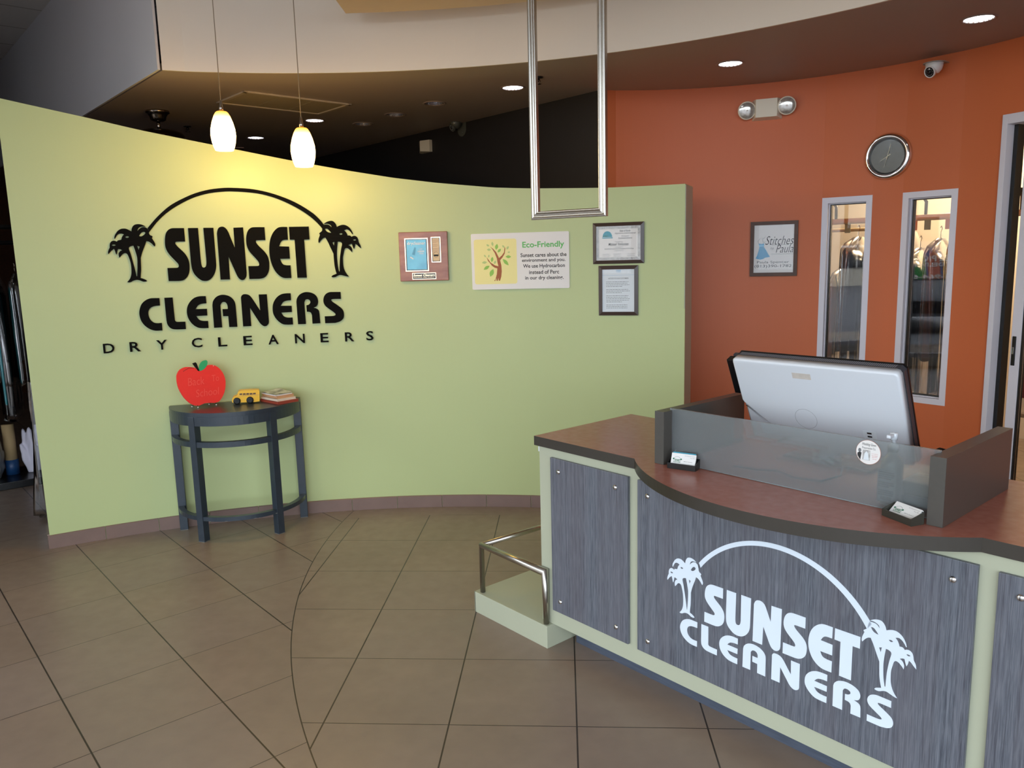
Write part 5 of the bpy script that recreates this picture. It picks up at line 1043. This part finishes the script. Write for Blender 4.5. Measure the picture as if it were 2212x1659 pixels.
# hanging steel frame
fa, fb = Vector((0.103, 3.550, 0)), Vector((0.412, 3.355, 0)); fd = fb - fa; FL = fd.length
hf = thing('hanging_frame', 'tall narrow brushed stainless steel frame hanging from the ceiling', 'frame', (fa.x, fa.y, 1.815), atan2(fd.y, fd.x))
prof = [(w_ * 0.88, d_ * 0.62) for w_, d_ in [(0.0, 0.004), (0.002, 0.0), (0.009, -0.003), (0.014, 0.001), (0.0165, 0.001), (0.019, -0.005), (0.026, -0.008), (0.0325, -0.005), (0.0345, 0.0), (0.037, 0.0), (0.040, 0.003), (0.0415, 0.010), (0.0415, 0.034), (0.0, 0.034)]]
ht = 3.0 - 1.815
def bar(mb, side):
    n = len(prof); vs = []; fs = []
    for w_, d_ in prof:
        if side == 'l': p, q = (w_, d_, w_), (w_, d_, ht)
        elif side == 'r': p, q = (FL - w_, d_, w_), (FL - w_, d_, ht)
        else: p, q = (w_, d_, w_), (FL - w_, d_, w_)
        vs += [p, q]
    for i in range(n): j = (i + 1) % n; fs.append([2 * i, 2 * i + 1, 2 * j + 1, 2 * j])
    mb.raw(vs, fs, 'steel')
for sd_, nm in (('l', 'upright'), ('r', 'upright'), ('b', 'bottom_bar')): mb = MB(); bar(mb, sd_); mb.build(nm, hf)
mb = MB(); mb.box(0, FL, 0.0, 0.034, ht - 0.002, ht, 'steel'); mb.build('mounting_plate', hf)

# ================================================================== ORANGE WALL FITTINGS
def on_orange(name, label, cat, x, y, z, group=None):
    a = oang(x, y); return thing(name, label, cat, op(a, z), -a, group)      # local x to the viewer's right, -y out of the wall
el = on_orange('emergency_light', 'white emergency light with two round lamp heads high on the orange wall', 'light', 1.722, 5.36, 2.571)
mb = MB(); vs = [(-0.094, 0, -0.066), (0.094, 0, -0.066), (0.094, 0, 0.062), (-0.094, 0, 0.062), (-0.066, -0.062, -0.054), (0.066, -0.062, -0.054), (0.066, -0.062, 0.060), (-0.066, -0.062, 0.060)]
mb.raw(vs, [[4, 5, 6, 7], [0, 1, 5, 4], [1, 2, 6, 5], [2, 3, 7, 6], [3, 0, 4, 7], [3, 2, 1, 0]], 'beige_plastic'); mb.build('housing', el)
for sx, dz, yaw in ((-1, -0.002, 14), (1, 0.008, 6)):
    T = Matrix.Translation((sx * 0.124, -0.046, dz)) @ Matrix.Rotation(radians(yaw), 4, 'Z') @ Matrix.Rotation(radians(98), 4, 'X')
    mb = MB(); mb.lathe([(0.024, -0.042), (0.050, -0.012), (0.058, 0.0), (0.058, 0.007), (0.052, 0.010), (0.0505, 0.009)], 'beige_plastic', 40, T, cap=False); mb.lathe([(0.0, -0.042), (0.024, -0.042)], 'beige_plastic', 40, T, cap=False); hd_ = mb.build('lamp_head', el)
    mb = MB(); mb.lathe([(0.051, 0.009), (0.040, 0.013), (0.02, 0.0155), (0.0, 0.016)], 'lens', 40, T, cap=False); mb.lathe([(0.0, 0.017), (0.006, 0.016)], 'paper', 10, T, cap=False); mb.build('lens', hd_)
ck = on_orange('wall_clock', 'round wall clock with a wide chrome rim and a plain black face', 'clock', 2.343, 4.952, 2.208)
T = Matrix.Rotation(pi / 2, 4, 'X')
mb = MB(); mb.lathe([(0.132, 0.0), (0.138, 0.006), (0.138, 0.016), (0.131, 0.028), (0.119, 0.035), (0.111, 0.032), (0.107, 0.022), (0.106, 0.016)], 'chrome', 72, T, cap=False); mb.build('rim', ck)
mb = MB(); mb.lathe([(0.107, 0.015), (0.0, 0.015)][::-1], 'clock_face', 72, T, cap=False); mb.lathe([(0.107, 0.018), (0.098, 0.0155)], 'frame_black', 72, T, cap=False); mb.build('face', ck)
def hand(ang, ln, w, y, nm, tail=0.02):
    a = radians(ang); dx, dz = sin(a), cos(a); mb = MB()
    L = [(-dx * tail - dz * w, -dz * tail + dx * w), (-dx * tail + dz * w, -dz * tail - dx * w), (dx * ln + dz * w * 0.25, dz * ln - dx * w * 0.25), (dx * ln - dz * w * 0.25, dz * ln + dx * w * 0.25)]
    plate(mb, [L], y - 0.0008, y, 'hand'); mb.build(nm, ck)
hand(238, 0.050, 0.0022, -0.0175, 'hour_hand'); hand(14, 0.075, 0.0022, -0.0190, 'minute_hand'); hand(194, 0.066, 0.0009, -0.0205, 'second_hand', 0.025)
mb = MB(); mb.lathe([(0.109, 0.0235), (0.0, 0.0235)][::-1], 'glazing', 48, T, cap=False); mb.build('glass', ck)
# framed tailor sign
a, b = oang(1.643, 5.39), oang(1.919, 5.267); pa, pb = op(a, 1.487), op(b, 1.487); dd = pb - pa
sg = thing('framed_sign', 'walnut-framed white sign with a blue dress reading Stitches by Paula', 'sign', (pa + pb) / 2, atan2(dd.y, dd.x)); h = dd.length / 2; H = 0.363
mb = MB(); frame_mb(mb, -h, h, 0, H, 0.024, -0.020, -0.001, 'frame_wood'); mb.build('frame', sg)
mb = MB(); mb.box(-h + 0.023, h - 0.023, -0.012, -0.006, 0.023, H - 0.023, 'paper'); sh = mb.build('poster', sg)
y = -0.0125; W_ = 2 * h - 0.048; X0 = -h + 0.024
def sx(px): return X0 + (px - 235) / 1000 * W_
def sz(py): return 0.024 + (1460 - py) / 1225 * (H - 0.048)
mb = MB(); text_fit(mb, 'Stitches', sx(520), sx(1232), sz(790) + 0.012, sz(520), y, 'ink', -0.008, shear=0.35); text_fit(mb, 'by', sx(655), sx(745), sz(880), sz(800), y, 'ink_mid', -0.01, shear=0.25); text_fit(mb, 'Paula', sx(790), sx(1225), sz(950), sz(745), y, 'ink', -0.008, shear=0.35)
text_fit(mb, 'Paula Spencer', sx(320), sx(1130), sz(1238), sz(1155), y, 'ink_mid'); text_fit(mb, '(813)390-1782', sx(258), sx(1195), sz(1345), sz(1255), y, 'ink_mid')
mb.box(sx(675), sx(1225), y - 0.0002, y + 0.0002, sz(988), sz(982), 'ink_grey'); mb.box(sx(670), sx(1110), y - 0.0002, y + 0.0002, sz(752), sz(747), 'ink_grey'); mb.build('lettering', sh)
mb = MB(); flat(mb, [[(sx(p), sz(q)) for p, q in [(350, 700), (420, 715), (495, 700), (485, 790), (540, 870), (600, 980), (645, 1050), (590, 1065), (530, 1070), (470, 1105), (400, 1120), (330, 1105), (282, 1085), (320, 1010), (350, 900), (370, 800)]]], y, 'ink_blue')
flat(mb, [[(sx(p), sz(q)) for p, q in [(365, 750), (485, 750), (485, 778), (368, 780)]]], y - 0.0003, 'plaque_blue')
for L in ([(345, 700), (335, 640), (375, 590), (400, 560)], [(430, 565), (460, 585), (500, 560), (520, 515)], [(450, 590), (450, 640), (490, 690), (520, 650)]): mb.tube([(sx(p), y, sz(q)) for p, q in L], 0.0008, 'ink_grey', 4)
mb.build('dress_drawing', sh)
mb = MB(); mb.box(-h + 0.0235, h - 0.0235, -0.0155, -0.0145, 0.0235, H - 0.0235, 'glazing'); mb.build('glazing', sg)

# dome cameras on round brackets
def dome_cam(o, m_plate, m_dome):
    T = Matrix.Rotation(pi / 2, 4, 'X')
    mb = MB(); L = [(-0.055, 0.055), (0.055, 0.055)] + [(0.055 * cos(-radians(t)), -0.005 + 0.055 * sin(-radians(t))) for t in range(0, 181, 10)]
    plate(mb, [L], -0.004, -0.0005, m_plate); mb.lathe([(0.0, 0.004), (0.004, 0.004), (0.0, 0.007)], 'chrome', 8, Matrix.Translation((0.01, 0, -0.03)) @ T); mb.build('wall_plate', o)
    mb = MB(); L = [(-0.055, 0.0), (0.055, 0.0)] + [(0.060 * cos(radians(t)), -0.065 - 0.060 * sin(radians(t))) for t in range(0, 181, 10)]
    mb.prism(L, 0.051, 0.055, m_plate); mb.build('bracket_plate', o)
    mb = MB(); T2 = Matrix.Translation((0, -0.066, 0.0)); mb.lathe([(0.0, -0.006), (0.026, -0.002), (0.040, 0.014), (0.046, 0.034), (0.048, 0.051)], m_dome, 36, T2); mb.build('dome', o)
    mb = MB(); T3 = Matrix.Translation((-0.008, -0.088, 0.006)) @ Matrix.Rotation(radians(-14), 4, 'Z') @ Matrix.Rotation(radians(112), 4, 'X')
    mb.lathe([(0.0, -0.006), (0.031, -0.006), (0.034, 0.010), (0.032, 0.014), (0.029, 0.013), (0.027, 0.011)], m_dome, 32, T3, cap=False); mb.lathe([(0.0, 0.012), (0.028, 0.0115)], 'cam_face', 32, T3, cap=False); mb.lathe([(0.0, 0.019), (0.009, 0.017), (0.011, 0.012)], 'black_plastic', 20, T3, cap=False)
    for k in range(12):
        t = 2 * pi * k / 12; mb.sphere((0.019 * cos(t), 0.019 * sin(t), 0.013), 0.0026, 'lens', T3, 1)
    mb.build('eye', o)
dome_cam(on_orange('security_camera', 'white dome security camera on a grey bracket high on the orange wall', 'camera', 2.507, 4.742, 2.640), 'cam_grey', 'white_paint')
bd = Vector((0.6551, -0.7556, 0))
q = Vector((-0.352, 6.593, 2.695))
oc = thing('security_camera', 'black dome security camera near the ceiling on the black wall', 'camera', q, atan2(bd.y, bd.x)); dome_cam(oc, 'cam_dark', 'cam_dark')
sn = thing('motion_sensor', 'small beige wedge-shaped sensor on the black wall', 'sensor', Vector((-0.676, 6.967, 2.563)), atan2(bd.y, bd.x))
mb = MB(); vs = [(-0.075, -0.001, 0), (0.075, -0.001, 0), (0.075, -0.03, 0), (0, -0.075, 0.008), (-0.075, -0.03, 0)]; n = 5
vv = vs + [(x_, y_, 0.098 if abs(x_) > 0.01 else 0.094) for x_, y_, _ in vs]
mb.raw(vv, [[4, 3, 2, 1, 0], [5, 6, 7, 8, 9]] + [[i, (i + 1) % 5, 5 + (i + 1) % 5, 5 + i] for i in range(5)], 'sensor'); mb.build('case', sn)

# ================================================================== HANGING CLOTHES
CL = {}
def cloth(name, h, rough=0.8, **k):
    if name not in CL: CL[name] = P(name, h, rough, bump=0.3, bscale=60, **k)
    return CL[name]
def garment(label, loc, rz, top, bottom, w, col, name='garment_on_hanger', group=None, bag=True, sleeve=None, flare=1.0, seed=0, hook=True, bag_bottom=None, shirt=None):
    """clothes on a hanger: width w across the shoulders, local x along the hanger; top = shoulder height, bottom = hem"""
    rnd = random.Random(seed); p1, p2, p3 = (rnd.random() * 6 for _ in range(3))
    o = thing(name, label, 'garment', loc, rz, group)
    def skin(mb, m, scale=1.0, dep=0.042, zt=top, zb=bottom, rip=1.0, fl=flare):
        n, K = 40, 22; vs = []; fs = []
        for k in range(K + 1):
            f = k / K; z = zt + (zb - zt) * f
            sh_ = min(1.0, 0.22 + 1.05 * sqrt(max(0, min(1, f * (zt - zb) / 0.14))))
            half = w / 2 * sh_ * (1 + (fl - 1) * f) * scale; d = dep * min(1, 0.45 + f * 4) * scale
            for j in range(n):
                t = 2 * pi * j / n
                r = 1 + rip * min(1, f * 2) * (0.10 * sin(5 * t + p1 + 1.5 * f) + 0.07 * sin(9 * t + p2 - 2 * f) + 0.05 * sin(13 * t + p3 + 4 * f))
                vs.append((half * cos(t) * (0.97 + 0.03 * r), d * sin(t) * r, z + 0.012 * sin(3 * t + p2) * f))
        for k in range(K):
            for j in range(n): fs.append([k * n + j, k * n + (j + 1) % n, (k + 1) * n + (j + 1) % n, (k + 1) * n + j])
        fs.append([K * n + j for j in range(n)]); mb.raw(vs, fs, m, True)
    mb = MB(); skin(mb, col)
    mb.build('garment', o)
    if sleeve:
        for s_ in (-1, 1):
            mb = MB(); x = s_ * (w / 2 - 0.015); mb.tube([(x * 0.96, 0, top - 0.07), (x + s_ * 0.01, 0.0, top - 0.22), (x + s_ * 0.012, -0.01, top - 0.42), (x + s_ * 0.004, -0.01, top - 0.56)], [0.05, 0.056, 0.048, 0.040], sleeve, 14); mb.build('sleeve', o)
    if hook:
        mb = MB(); mb.tube([(-w * 0.42, 0, top - 0.03), (0, 0, top + 0.035), (w * 0.42, 0, top - 0.03)], 0.003, 'nickel', 6); mb.tube([(0, 0, top + 0.035), (0, 0, top + 0.075), (0.016, 0, top + 0.095), (0.0, 0, top + 0.115), (-0.012, 0, top + 0.10)], 0.002, 'nickel', 6); mb.build('hanger', o)
    if bag:
        mb = MB(); skin(mb, 'clear_film', 1.08, 0.050, top + 0.03, (bag_bottom if bag_bottom is not None else bottom - 0.12), 1.6, max(1.0, flare)); mb.build('plastic_bag', o)
    return o
black = cloth('black_wool', '#101114'); teal = cloth('teal_satin', '#1d8a93', 0.4); grey = cloth('taupe_cloth', '#8e8680'); white = cloth('lavender_white_cotton', '#d9d4e2'); green_ = cloth('dark_green_cloth', '#15241c')
navy = cloth('navy_cloth', '#1a2740'); redc = cloth('red_cloth', '#8f2a20'); olive = cloth('olive_cloth', '#5c5434'); wine = cloth('wine_cloth', '#6b1f2d'); khaki = cloth('khaki_cloth', '#a98f66')
# rail to the left of the partition
RD = Vector((0.79, 0.61, 0)); RO = Vector((-3.83, 5.98, 0)); rr = atan2(RD.y, RD.x)
rk = thing('garment_rack', 'black metal clothes rack with a low shelf, left of the green wall\'s end', 'rack', RO, rr)
mb = MB(); mb.tube([(-1.0, 0, 1.86), (0.45, 0, 1.86)], 0.016, 'black_plastic', 12); mb.tube([(-1.0, 0.06, 1.98), (0.45, 0.06, 1.98)], 0.016, 'frame_black', 12); mb.build('rail', rk)
for x in (-0.98, 0.43): mb = MB(); mb.tube([(x, 0.03, 0.05), (x, 0.03, 2.0)], 0.02, 'black_plastic', 12); mb.build('upright', rk)
mb = MB(); mb.box(-1.05, 0.50, -0.12, 0.40, 0.0, 0.055, 'black_plastic', 0.004); mb.build('base_shelf', rk)
def rk_at(x, y=0.0): q = RO + RD * x + Vector((-RD.y, RD.x, 0)) * y; return (q.x, q.y, 0)
G1 = 'clothes on the rack left of the green wall'
A1_ = rr + radians(76)
garment('white shirt in a clear bag at the far left of the rack', rk_at(-0.20, 0.02), A1_, 1.72, 0.95, 0.42, white, group=G1, seed=1, sleeve=white)
garment('teal dress with a satin sheen hanging in the middle of the rack', rk_at(-0.035, 0.0), A1_, 1.58, 0.66, 0.44, teal, group=G1, seed=2, flare=1.05)
garment('black jacket in a clear bag hanging beside the teal dress', rk_at(0.085, -0.02), A1_, 1.60, 0.98, 0.40, black, group=G1, seed=3, bag_bottom=0.80)
garment('long taupe garment hanging closest to the green wall', rk_at(0.205, -0.03), A1_, 1.60, 0.62, 0.40, grey, group=G1, seed=4)
garment('dark navy garment hanging behind the taupe one', rk_at(0.33, 0.0), A1_, 1.62, 0.60, 0.42, navy, group=G1, seed=5)
bgt = thing('plastic_garment_bag', 'empty clear plastic garment bag hanging down to the floor by the green wall\'s end', 'bag', (-3.135, 5.09, 0), radians(25))
mb = MB(); n, K = 28, 20; vs = []; fs = []
for k in range(K + 1):
    f = k / K; z = 0.93 - 0.91 * f
    for j in range(n):
        t = 2 * pi * j / n; r = 1 + 0.22 * sin(3 * t + 3 * f) + 0.14 * sin(7 * t - 5 * f) ; vs.append((0.075 * (0.5 + 0.55 * f) * cos(t) * r, 0.045 * sin(t) * r * (0.5 + 0.5 * f), z + 0.02 * sin(2 * t) * f))
for k in range(K):
    for j in range(n): fs.append([k * n + j, k * n + (j + 1) % n, (k + 1) * n + (j + 1) % n, (k + 1) * n + j])
fs.append([K * n + j for j in range(n)]); mb.raw(vs, fs, 'clear_film', True); mb.build('film', bgt)
ps = thing('cardboard_tube', 'upright cardboard tube with a blue lower end standing on the rack shelf', 'tube', (-4.024, 6.113, 0.056))
ps.location = rk_at(-0.075, 0.165)[:2] + (0.0555,)
mb = MB(); mb.lathe([(0.043, 0.115), (0.043, 0.40), (0.0, 0.40)], khaki, 24); mb.build('tube', ps)
mb = MB(); mb.lathe([(0.0, 0.0), (0.047, 0.0), (0.047, 0.118), (0.0, 0.118)], cloth('blue_end_cap', '#123a66', 0.5), 24); mb.build('end_cap', ps)
def bag_lump(label, name, loc, sx_, sy_, sz_, m, seed):
    bm = bmesh.new(); bmesh.ops.create_icosphere(bm, subdivisions=4, radius=1.0); rnd = random.Random(seed); a, b, c = (rnd.random() * 6 for _ in range(3))
    for v in bm.verts:
        x, y_, z = v.co; k = 1 + 0.09 * sin(5 * x + a + 3 * z) + 0.08 * sin(7 * y_ + b + 4 * x) + 0.05 * sin(13 * z + c)
        v.co = Vector((x * k * sx_, y_ * k * sy_, max(0, (z + 0.75) * k * sz_)))
    mb = MB(); mb.bm(bm, m, True); o = mb.build(name); o.location = loc; tag(o, label, 'bag'); return o
bag_lump('white plastic laundry bag on the rack shelf beside the cardboard tube', 'laundry_bag', (rk_at(0.075, 0.16)[0], rk_at(0.075, 0.16)[1], 0.0555), 0.075, 0.09, 0.20, white, 5)
bag_lump('heap of crumpled clear plastic on the rack shelf left of the cardboard tube', 'plastic_heap', (rk_at(-0.23, 0.10)[0], rk_at(-0.23, 0.10)[1], 0.0555), 0.10, 0.12, 0.22, cloth('crumpled_plastic', '#8d8f8c', 0.25), 8)

# storeroom behind the orange wall
br = atan2(BT.y, BT.x)
cv_ = thing('conveyor_rail', 'pale steel garment conveyor rail seen through the two narrow windows', 'rail', back_loc(0, 0.72), br)
mb = MB(); mb.tube([(-1.6, 0, 1.855), (1.6, 0, 1.855)], 0.021, cloth('cream_pipe', '#d8c9a2', 0.4), 16); mb.build('upper_pipe', cv_)
mb = MB(); mb.tube([(-1.6, 0.13, 1.795), (-0.25, 0.13, 1.795)], 0.013, 'cream_pipe' if 'cream_pipe' in M else CL['cream_pipe'], 12); mb.build('lower_pipe', cv_)
for x in (-0.62, -0.01, 0.55):
    mb = MB(); mb.tube([(x, 0, 2.74), (x, 0, 1.99), (x + 0.022, 0, 1.96), (x + 0.022, 0, 1.872)], 0.010, 'cam_dark', 10); mb.lathe([(0.0, 1.975), (0.026, 1.975), (0.026, 2.01), (0.0, 2.01)], 'cam_dark', 14, Matrix.Translation((x, 0, 0))); mb.build('hanger_rod', cv_)
mb = MB(); mb.tube([(0.13, 0.05, 2.10), (0.22, 0.05, 1.88)], 0.005, CL['khaki_cloth'], 6); mb.build('brace', cv_)
for x, m in ((0.035, 'sg'), (-0.50, 'sg'), (0.165, 'rd'), (-0.05, 'or')):
    mat_ = {'sg': cloth('pale_green_ticket', '#8fa88a'), 'rd': cloth('faded_red_ticket', '#b77863'), 'or': cloth('orange_ticket', '#c98526')}[m]
    mb = MB(); mb.box(x - 0.02, x + 0.02, -0.03, -0.026, 1.77, 1.835, mat_); mb.build('number_tag', cv_)
G2 = 'clothes hanging in the storeroom behind the orange wall'
def bl(t, n): q = back_loc(t, n); return (q.x, q.y, 0)
B1_ = br + radians(82)
garment('tan plastic-wrapped garment at the left of the narrower window', bl(-0.60, 0.95), B1_, 1.50, 0.55, 0.40, khaki, group=G2, seed=13)
garment('long black coat in a clear bag seen through the narrower window on the left', bl(-0.43, 0.72), B1_, 1.71, 0.93, 0.42, black, group=G2, seed=11, flare=1.15)
garment('dark suit hanging behind the long black coat', bl(-0.29, 0.76), B1_, 1.70, 0.60, 0.42, navy, group=G2, seed=12)
garment('pale shirt in shiny plastic at the left edge of the right-hand window', bl(-0.14, 0.80), B1_, 1.77, 1.05, 0.42, grey, group=G2, seed=14, bag_bottom=0.8)
garment('black trousers in the left half of the right-hand window', bl(-0.01, 0.72), B1_, 1.62, 0.55, 0.40, black, group=G2, seed=16)
garment('dark green garment in plastic in the middle of the right-hand window', bl(0.12, 0.70), B1_, 1.68, 0.90, 0.40, green_, group=G2, seed=15, bag_bottom=0.62)
garment('olive garment in plastic at the right edge of the right-hand window', bl(0.25, 0.74), B1_, 1.72, 0.62, 0.42, olive, group=G2, seed=17)
garment('wine red garment beyond the olive one in the right-hand window', bl(0.38, 0.78), B1_, 1.60, 0.50, 0.40, wine, group=G2, seed=18)
garment('red garment hanging beyond the sliding door', (d0 + dt * 0.35 + Vector((0.45, 0.75, 0))).to_tuple(), 0.4, 1.45, 0.72, 0.46, redc, group=G2, seed=19)
garment('dark garment beside the red one beyond the sliding door', (d0 + dt * 0.15 + Vector((0.42, 0.95, 0))).to_tuple(), 0.9, 1.72, 0.55, 0.46, black, group=G2, seed=20)
p = back_loc(0.1, 1.6, 2.55); point('storeroom_lamp', (p.x, p.y, p.z), 130, (1.0, 0.80, 0.50), 0.25)
# warm tint from the pendants' bulbs, just under the open mouth of each glass
for x, z in ((-1.533, 2.235), (-1.106, 2.14)): point('pendant_bulb', (x, 4.42, z), 11, (1.0, 0.62, 0.15), 0.03)

# ================================================================== STREET OUTSIDE (seen in reflections)
vn = thing('delivery_van', 'parked delivery van with a colourful FREE PICK-UP and DELIVERY rear window, outside the storefront', 'van', (-9.4, 2.02, -0.06), radians(-90))
mb = MB(); van = [(-0.95, 0.35), (0.95, 0.35), (0.97, 1.0), (0.90, 1.62), (0.74, 1.84), (-0.74, 1.84), (-0.90, 1.62), (-0.97, 1.0)]
plate(mb, [van], 0.0, 3.6, cloth('silver_car_paint', '#9aa0aa', 0.25), Matrix.Rotation(pi, 4, 'Z')); mb.build('body', vn)
T = Matrix.Rotation(pi, 4, 'Z')
mb = MB(); plate(mb, [[(-0.78, 1.10), (0.78, 1.10), (0.70, 1.70), (-0.70, 1.70)]], -0.02, -0.002, cloth('window_wrap', '#7b86b5', 0.3), T)
for i, c in enumerate(('#4a5fae', '#d8a25e', '#cf7a6a', '#3f9a57', '#8f7cc0', '#e0c46a')):
    x = -0.75 + i * 0.26; plate(mb, [[(x, 1.10), (x + 0.22, 1.10), (x + 0.27, 1.50), (x + 0.16, 1.68), (x + 0.05, 1.48)]], -0.026, -0.02, cloth('wrap_%d' % i, c, 0.4), T)
mb.build('rear_window', vn)
mb = MB(); text_fit(mb, 'FREE PICK-UP', -0.56, 0.56, 1.44, 1.56, -0.03, 'paper', 0.03, T=T); text_fit(mb, '& DELIVERY', -0.42, 0.42, 1.34, 1.42, -0.03, 'paper', 0.03, T=T); text_fit(mb, '813-964-6890', -0.62, 0.62, 1.10, 1.19, -0.03, 'paper', 0.03, T=T); mb.build('window_lettering', vn)
mb = MB(); mb.box(-0.96, 0.96, -0.10, 0.0, 0.42, 0.66, 'cloth_black', 0.02, T=T); mb.build('bumper', vn)
for x in (-0.80, 0.80):
    mb = MB(); mb.lathe([(0.0, -0.1), (0.33, -0.1), (0.33, 0.1), (0.0, 0.1)], 'rubber', 28, T @ Matrix.Translation((x, 0.7, 0.33)) @ Matrix.Rotation(pi / 2, 4, 'Y')); mb.build('wheel', vn)
mb = MB(); mb.box(-26, -25.6, -22, 24, -0.06, 6.0, 'far_wall')
for k in range(10):
    y = -18 + k * 4; mb.box(-25.6, -25.55, y, y + 1.8, 0.8, 2.8, 'clock_face'); mb.box(-25.56, -25.5, y + 0.87, y + 0.93, 0.8, 2.8, 'paper'); mb.box(-25.56, -25.5, y, y + 1.8, 1.75, 1.85, 'paper')
o = mb.build('opposite_building'); tag(o, 'pale building across the street, outside the storefront', 'building')
